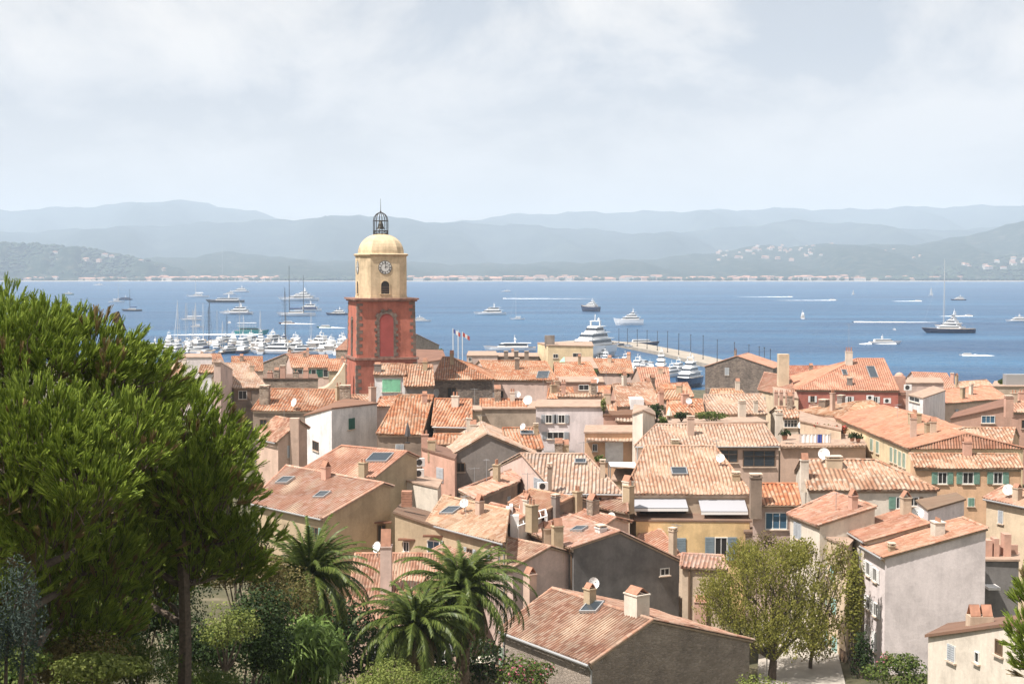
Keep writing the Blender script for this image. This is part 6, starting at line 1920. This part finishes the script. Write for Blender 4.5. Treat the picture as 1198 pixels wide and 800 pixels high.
# lamp posts along the mole and bare masts behind it
names = ['first', 'second', 'third', 'fourth', 'fifth', 'sixth', 'seventh', 'eighth', 'ninth', 'tenth', 'eleventh', 'twelfth', 'thirteenth', 'fourteenth', 'fifteenth', 'sixteenth']
for i, (x, yt, yb) in enumerate(((708,386,400),(724,385,402),(734,385,403),(745.5,386,405),(757,387,408),(769,388,410),(781,388,412),(794,391,415),(808,392,418),(822.5,393,420),(839,398,424),(859,401,428),(876,404,430),(888,406,433),(894,407,434),(901,409,436))):
    p = PZ(x, yb, 1.6)
    ht = (yb - yt) * p.y / F_PX
    t = thing('lamp_post', 'slim dark lamp post, %s from the seaward end of the mole' % names[i], 'lamp post', p, 'lamp posts along the mole')
    m = MB(); m.tube([V((0, 0, 0)), V((0, 0, ht))], [.16, .1], 6); m.lathe(V((0, 0, 0)), [(.3, 0), (.3, .4), (.16, .5)], 8); m.build('pole', 'metal_dark', t, world=False)
    m = MB(); m.lathe(V((0, 0, ht)), [(.1, -.1), (.32, .05), (.32, .12), (.05, .35)], 8); m.build('lamp_head', 'metal_dark', t, world=False)
# flagpoles
for i, (x, y0, y1, cl) in enumerate(((530,384,412,0),(536,386,413,0),(541,388,414,1))):
    p = P(x, y1, 430); q = P(x, y0, 430)
    t = thing('flagpole', ('flagpole flying a tricolour beyond the tower, left of three', 'bare middle flagpole beyond the tower', 'flagpole with red and white flag, right of three')[i], 'flagpole', V((p.x, p.y, 1.5)))
    m = MB(); m.tube([V((p.x, p.y, 1.5)), q], .12, 6); m.build('pole', 'white_paint', t)
    if i == 1: continue
    for k, mat in enumerate(('blue_cloth', 'canvas_white', 'red_cloth') if i == 0 else ('red_cloth', 'canvas_white', 'red_cloth')):
        m = MB()
        a = q + V((.1 + k * .7, .15 * math.sin(k * 2), -.2 - k * .45))
        m.slab([a, a + V((.7, .15, -.4)), a + V((.7, .1, -1.6)), a + V((0, 0, -1.2))], V((0, .05, 0))); m.build('flag', mat, t)
# --- harbour: moored boats in rows, bows and sterns seen end on
ordw = ['first', 'second', 'third', 'fourth', 'fifth', 'sixth', 'seventh', 'eighth', 'ninth', 'tenth', 'eleventh', 'twelfth', 'thirteenth', 'fourteenth', 'fifteenth', 'sixteenth', 'seventeenth', 'eighteenth', 'nineteenth', 'twentieth']
rows = (('outer row', 400.5, 200, 330, 8, 'at the outer pontoon'), ('back row', 404, 196, 408, 16, 'behind the other moored boats'), ('middle row', 408.5, 190, 410, 16, 'in the crowded basin'), ('front row', 413.5, 186, 408, 17, 'closest to the red roofs'))
r = random.Random(99)
for ri, (rn, y, x0, x1, n, tail) in enumerate(rows):
    for i in range(n):
        x = x0 + (x1 - x0) * (i + r.uniform(.2, .8)) / n
        L = r.uniform(15, 24)
        s_ = r.random() < (.5 if i < 7 else .16)
        dk = r.random() < .2
        hd = r.choice((90, 90, -90, 80, 100, 60, 120, 20, 160)) + r.uniform(-12, 12)
        lab = '%s %s, %s from left in the harbour %s' % (('navy' if dk else 'white'), 'sailing yacht' if s_ else 'motor yacht', ordw[i], rn)
        if s_: sail(lab, x, y + r.uniform(-1, 1), L * .8, hd, 'hull_navy' if dk else 'hull_white', seed=300 + ri * 40 + i, hm=r.uniform(1.15, 1.4), group='boats moored in the harbour', dark=r.random() < .2)
        else: motor(lab, x, y + r.uniform(-1, 1), L, hd, 'hull_navy' if dk else 'hull_white', r.choice((1, 2, 2, 3)), 300 + ri * 40 + i, group='boats moored in the harbour')
# two racing masts standing out of the basin
for i, (x, yt, lab) in enumerate(((333,374,'tall dark mast of a sailing yacht in front of the ketch row'),)):
    sail(lab, x, 405, 26, 90, 'hull_dark', seed=400 + i, hm=1.1, dark=True)
# --- buildings of the far shore and of the hill village: dots a few pixels wide
for k, c_ in (('far_white', (.52, .49, .45)), ('far_pink', (.46, .34, .28)), ('far_cream', (.50, .42, .34))): plain(k, c_, .9)
plain('far_roof', (.50, .27, .18), .9)
r = random.Random(5)
protos = []
for i in range(9):
    m = MB(); w_, d, h_ = r.uniform(16, 30) if i < 6 else r.uniform(36, 64), r.uniform(10, 14), r.uniform(6, 11)
    m.box((-w_ / 2, -d / 2, -3), (w_ / 2, d / 2, h_))
    vs = [V((-w_ / 2 - .6, -d / 2 - .6, h_)), V((w_ / 2 + .6, -d / 2 - .6, h_)), V((w_ / 2 + .6, d / 2 + .6, h_)), V((-w_ / 2 - .6, d / 2 + .6, h_)), V((-w_ / 2 + d / 2, 0, h_ + 2.4)), V((w_ / 2 - d / 2, 0, h_ + 2.4))]
    m.add(vs, [(0, 1, 5, 4), (1, 2, 5), (2, 3, 4, 5), (3, 0, 4), (3, 2, 1, 0)], 1)
    for fl in range(int(h_ // 3)):
        for j in range(int(w_ / 4)):
            xx = -w_ / 2 + 2 + j * 4; m.box((xx - .7, -d / 2 - .05, 1 + fl * 3), (xx + .7, -d / 2 + .2, 2.6 + fl * 3), 2)
    protos.append((m, ('far_white', 'far_pink', 'far_cream')[i % 3]))
done = {}
def far_house(x, Y, z, i, label, group, rz, sc_=1.0):
    if i not in done:
        o = protos[i][0].build('distant_building', [protos[i][1], 'far_roof', 'boat_glass'], None); done[i] = o
    else:
        o = done[i].copy(); C.objects.link(o)
    o.location = (x, Y, z); o.rotation_euler = (0, 0, rz); o.scale = (sc_,) * 3
    tag(o, label, 'building', group)
clusters = ((28,66,9,'at the left end of the far shore'),(88,128,10,'behind the beach at far left'),(130,210,24,'in the long row behind the left beach'),(215,325,34,'in the pale village behind the left sailing yachts'),(478,585,34,'on the far shore right of the tower'),(585,690,20,'on the far shore beyond the sleek yacht'),(690,800,14,'on the far shore beyond the white explorer yacht'),(800,1010,46,'in the beach resort row on the far right shore'),(1010,1190,10,'among trees on the far right shore'))
for a, b, n, where in clusters:
    for i in range(n):
        pxx = a + (b - a) * (i + r.random()) / n
        back = r.random()
        Y = SHORE + 75 + 420 * back ** 2
        k = r.choice((0, 1, 2, 3, 4, 5, 6, 7, 8)) if a not in (800, 130) else r.choice((1, 4, 7, 6, 8, 3))
        far_house((pxx - CX) / F_PX * Y, Y, 3 + back * 5, k, 'tiny %s building %s' % (('white', 'pink', 'cream')[k % 3], where), 'far buildings ' + where, r.uniform(-.3, .3), r.uniform(.8, 1.15))
def hill_z(D, front, pts, pxx, k): return (CAM_Z + (HOR - lerp(pts, pxx)) * D / F_PX) * k ** .8
H3 = [(820,297),(870,291),(895,286),(930,289),(975,285),(1030,287),(1080,285),(1120,278)]
for i in range(64):
    pxx = r.gauss(890, 26) if i < 26 else r.uniform(840, 1080)
    pxx = max(824, min(1090, pxx))
    k = r.uniform(.72, .985) if i < 26 else r.uniform(.3, .95)
    D, fr = 7300, 1900
    Y = D - fr + fr * k
    zz = CAM_Z + (HOR - (lerp(H3, pxx) + (1 - k) * 26)) * Y / F_PX + 4
    far_house((pxx - CX) / F_PX * Y, Y, zz, r.choice((0, 2, 3, 5, 1)), 'tiny pale house of the hill village on the hazy right ridge' if i < 26 else 'tiny pale villa scattered on the hazy right hillside', 'houses of the hill village' if i < 26 else 'villas on the hazy right hillside', r.uniform(-.6, .6), r.uniform(.5, .8))
for i in range(26):
    right = i < 15
    pxx = r.uniform(1120, 1198) if right else r.uniform(60, 200)
    k = r.uniform(.25, .8)
    D, fr = (6100, 900) if right else (5900, 800)
    tab = [(1010, 319), (1060, 314), (1100, 309), (1140, 304), (1180, 299), (1230, 294)] if right else [(0, 284), (50, 285), (80, 288), (110, 291), (135, 296), (160, 302), (185, 307), (205, 312)]
    Y = D - fr + fr * k
    zz = CAM_Z + (HOR - (lerp(tab, pxx) + (1 - k) * (322 - lerp(tab, pxx)))) * Y / F_PX + 5
    far_house((pxx - CX) / F_PX * Y, Y, zz, r.choice((0, 1, 2, 3)), 'tiny house among trees on the near %s slope across the bay' % ('right' if right else 'left'), 'houses on the near %s slope' % ('right' if right else 'left'), r.uniform(-.6, .6), r.uniform(.7, 1.0))
# ================================================================== rooftop clutter
def on(h, x, y, key='roof', up=0.0): return at(h, x, y, key) + V((0, 0, up))
DISH('white satellite dish on the dark grey gable yard by the mint shutter house', P(511, 461, 196), .75)
DISH('satellite dish on the wide orange roof left of the tower', on(broad, 345, 479, up=.9), .55)
DISH('white satellite dish on the taupe wall roof', P(618, 468, 176), .6, az=-2.0)
DISH('white satellite dish above the brown ribbed roof', on(ribb, 964, 542, up=.9), .55, az=-1.9)
DISH('satellite dish at the ridge of the middle pink row house', P(1074, 600, 117), .5, az=-1.9)
DISH('satellite dish on the pale roof at the right edge', on(redge, 1180, 582, up=.7), .5, az=-2.2)
DISH('big white satellite dish beside the white pergola terrace', P(616, 592, 119), .62, az=-2.2)
DISH('satellite dish on the pink gable wall above the rubble house', P(694, 682, 101), .42, az=-1.2)
DISH('satellite dish between the slate gable and the ochre house', P(716, 606, 120), .5, az=-2.4)
DISH('satellite dish leaning on the salmon terrace house', P(482, 541, 143), .5, az=-2.4)
DISH('small satellite dish near the tall white chimney', P(442, 640, 98), .4, az=-2.4)
DISH('satellite dish on the long pink roof', P(1032, 480, 190), .5, az=-2.2)
DISH('satellite dish beside the first on the long pink roof', P(1048, 480, 190), .5, az=-2.0)
DISH('dish on the cream loggia roof near the red house', P(938, 497, 184), .5, az=-2.4)
DISH('dish on the salmon loggia house', P(698, 446, 231), .6, az=-2.4)
AC('air conditioner on the dark stone house below the shaded hip roof', P(562, 461, 224), .05, 1.1, .9)
AC('air conditioner on the rose wall ledge right of the dark stone house', P(574, 466, 218), .05, 1.1, .8)
AC('upper air conditioner on the salmon terrace house wall', P(491, 546, 143), .4, 1.0, .8)
AC('lower air conditioner on the salmon terrace house wall', P(490, 559, 142), .4, 1.0, .8)
AC('air conditioner on the parapet of the salmon loggia house', P(696, 459, 229), .05, 1.2, .9)
AC('air conditioner beside the pale gable of the cream roof house', P(635, 574, 126), .3, .9, .7)
AC('air conditioner on the big red house wall', P(1038, 472, 262), .05, 1.3, .9)
AC('second air conditioner on the red house roof edge', P(1018, 468, 258), .05, 1.3, .8)
AC('grey ventilation box below the grey flat roofed house', P(1062, 457, 250), .05, 1.3, 1.0)
AC('white air conditioner next to the ochre house parapet', P(728, 622, 119), .2, .9, .8)
ANT('tv antenna on the faded pink roof above the leafy tree', on(wl, 978, 598), 1.6, .4)
ANT('tall tv antenna beside the white pergola terrace', P(617, 600, 118), 3.4, .2)
ANT('tv antenna on the broad orange roof left of the tower', on(broad, 361, 470), 1.6, .4)
ANT('tv antenna on the cream ribbed roof ridge', on(awn, 838, 530), 1.3, .8)
ANT('tv antenna above the shadowed hip roof', on(hips, 520, 432), 1.8, .8)
ANT('pole antenna on the ridge chimney of the big red house', P(993, 408, 285), 5.0, .2)
ANT('thin antenna on the patchy tile roof', on(patchy, 545, 603), 1.7, .8)
ANT('forked antenna by the dark gable window of the grey gable', P(555, 562, 138), 1.3, .5)
# folded parasol on the terrace below the orange ribbed roof
def parasol(label, x, y0, y1, Y, mat):
    a, b = P(x, y1, Y), P(x, y0, Y)
    t = thing('parasol', label, 'parasol', a)
    m = MB(); m.tube([a, b], .035, 6); m.lathe(a, [(.3, 0), (.3, .08), (.05, .1)], 10); m.build('pole', 'metal_dark', t)
    h_ = b.z - a.z; m = MB()
    prof = [(.07, h_ * .3), (.32, h_ * .34), (.24, h_ * .6), (.12, h_ * .85), (.03, h_)]
    K = 12
    vs = [a + V((q * (1 + .25 * (i % 2)) * math.cos(i * 6.2832 / K), q * (1 + .25 * (i % 2)) * math.sin(i * 6.2832 / K), z)) for q, z in prof for i in range(K)]
    m.add(vs, [[i * K + j, i * K + (j + 1) % K, (i + 1) * K + (j + 1) % K, (i + 1) * K + j] for i in range(4) for j in range(K)])
    m.build('canopy', mat, t)
parasol('folded dark parasol below the orange ribbed roof', 477, 494, 518, 158, 'canvas_dark')
parasol('folded cream parasol in the roof garden', 783, 476, 491, 171, 'canvas_cream')
# washing on the line
t = thing('washing_line', 'white sheet and blue towels drying on a roof terrace line', 'washing', P(955, 516, 168))
m = MB(); a, b = P(936, 508, 168), P(972, 508, 168); m.tube([a, b], .03, 4)
for q in (a, b): m.tube([q + V((0, 0, -1.3)), q + V((0, 0, .2))], .035, 5)
m.build('line', 'metal_grey', t)
for i, (x0, x1, mat) in enumerate(((937,947,'canvas_white'),(947.5,956,'canvas_white'),(956.5,962,'blue_cloth'),(963,971,'canvas_white'))):
    m = MB(); p0, p1 = P(x0, 508, 168), P(x1, 508, 168)
    n_ = 6; vs = [p0.lerp(p1, j / n_) + V((0, .06 * math.sin(j * 2 + i), dz)) for dz in (0, -1.0) for j in range(n_ + 1)]
    m.add(vs, [[j, j + 1, n_ + 2 + j, n_ + 1 + j] for j in range(n_)]); m.build('sheet', mat, t)
def pot(label, p, s, leaf, mat, seed, group=None, flower=None):
    r = random.Random(seed)
    t = thing('potted_plant', label, 'potted plant', p, group)
    m = MB(); m.lathe(p, [(s * .5, 0), (s * .75, s), (s * .8, s * 1.05)], 10); m.build('pot', 'pot_clay', t)
    m = MB()
    for i in range(90):
        d = rdir(r); d.z = abs(d.z)
        q = p + V((0, 0, s * 1.1)) + d * s * r.uniform(.3, 1.5)
        a = rdir(r); b = a.cross(rdir(r)).normalized(); l = s * .45
        o = len(m.v); m.v += [tuple(q - a * l), tuple(q + b * l * .5), tuple(q + a * l), tuple(q - b * l * .5)]; m.f.append([o, o+1, o+2, o+3]); m.m.append(1 if flower and r.random() < .5 else 0)
    m.build('foliage', [mat] + ([flower] if flower else []), t)
for i, x in enumerate((956, 963, 970, 978, 988)):
    pot('%s flower pot with red blossoms on the terrace rail above the washing' % ('first', 'second', 'third', 'fourth', 'last')[i], P(x, 504 + i * .7, 176), .38, None, 'leaf_mid', 500 + i, 'red flower pots above the washing', 'petal_red')
for i, (x, y) in enumerate(((997,516),(1004,517))):
    pot(('dark green potted plant at the right end of the washing terrace', 'bushy potted plant on the corner of the washing terrace')[i], P(x, y, 168), .42, None, 'leaf_dark', 520 + i)
pot('potted plant on the small terrace beside the tall cream wall', P(918, 514, 168), .5, None, 'leaf_dark', 530)
pot('green potted plant on the orange house terrace below the roller door', P(702, 545, 160), .5, None, 'leaf_mid', 531)
# white stairs, red striped sun bed and pergola of the roof terraces in mid town
t = thing('white_stairs', 'white rendered steps climbing between two tiled roofs', 'stairs', P(590, 612, 117))
m = MB()
for i in range(6):
    a, b = P(576 + i * 4, 612, 117), P(580 + i * 4, 612, 117)
    m.box((a.x, a.y, a.z - 1), (b.x, a.y + 1.4, P(580, 607 - i * 3, 117).z))
m.build('steps', 'render_white', t)
t = thing('roof_terrace_box', 'white terrace box with red orange slats and turquoise top', 'terrace box', P(552, 610, 116))
m = MB(); a, b = P(540, 607, 116), P(577, 612, 115); m.box((a.x, a.y - .3, a.z - 1.2), (b.x, a.y + 1.6, a.z - .25)); m.build('wall', 'render_white', t)
m = MB(); a, b = P(539, 605, 115.7), P(561, 605, 115.7)
for i in range(8):
    x = a.x + (b.x - a.x) * i / 8; m.box((x, a.y - .1, a.z - .3), (x + (b.x - a.x) / 9.5, a.y, a.z + .45))
m.build('slat', 'pot_clay', t)
m = MB(); m.slab([P(546, 599, 116), P(560, 599.5, 116), P(556, 594, 119), P(544, 594, 119)], V((0, 0, -.1))); m.build('pool_cover', 'shutter_mint', t)
t = thing('pergola', 'white metal pergola frame on a mid town roof terrace', 'pergola', P(622, 625, 114))
m = MB()
c = [P(606, 628, 113.5), P(640, 616, 113.5), P(638, 608, 118), P(604, 618, 118)]
top = [q + V((0, 0, .9)) for q in c]
for q, w_ in zip(c, top): m.tube([q + V((0, 0, -1.2)), w_], .06, 5)
for i in range(4): m.tube([top[i], top[(i + 1) % 4]], .06, 5)
for k in (.2, .4, .6, .8): m.tube([top[0].lerp(top[1], k), top[3].lerp(top[2], k)], .04, 4)
m.build('frame', 'white_paint', t)
m = MB(); a = P(602, 606, 113.8); m.box((a.x - .35, a.y, a.z - 2.2), (a.x + .35, a.y + .7, a.z + .2)); m.build('post', 'render_white', t)
# terrace furniture by the tan gable: stacked terracotta tiles
t = thing('tile_stack', 'stack of spare terracotta tiles on the terrace behind the tan gable', 'tile stack', P(476, 590, 119))
m = MB(); p = P(476, 592, 119)
for i in range(6): m.box((p.x - .45 + .02 * (i % 2), p.y - .4, p.z + i * .22), (p.x + .45 - .02 * (i % 2), p.y + .4, p.z + i * .22 + .2))
m.build('tiles', 'pot_clay', t)
# street things
t = thing('street_table', 'small pale parasol shaded table in the yard of the rubble house', 'garden table', P(562, 790, 84))
m = MB(); p = P(562, 772, 84)
m.slab([p + V((-.9, -.7, -.1)), p + V((.9, -.7, .1)), p + V((.9, .7, .1)), p + V((-.9, .7, -.1))], V((0, 0, .05))); m.build('top', 'canvas_cream', t)
m = MB(); m.tube([p, V((p.x, p.y, gz(p.x, p.y)))], .04, 5); m.build('pole', 'metal_grey', t)
t = thing('road_sign', 'round dark sign on a post beside the street tree', 'road sign', PZ(897, 796, 9.5))
p = PZ(897, 796, 9.5)
m = MB(); m.tube([p, p + V((0, 0, 2.3))], .04, 6); m.build('post', 'metal_grey', t)
m = MB(); q = p + V((0, -.06, 2.0)); m.tube([q, q + V((0, -.03, 0))], .24, 20); m.build('sign_face', 'metal_dark', t)
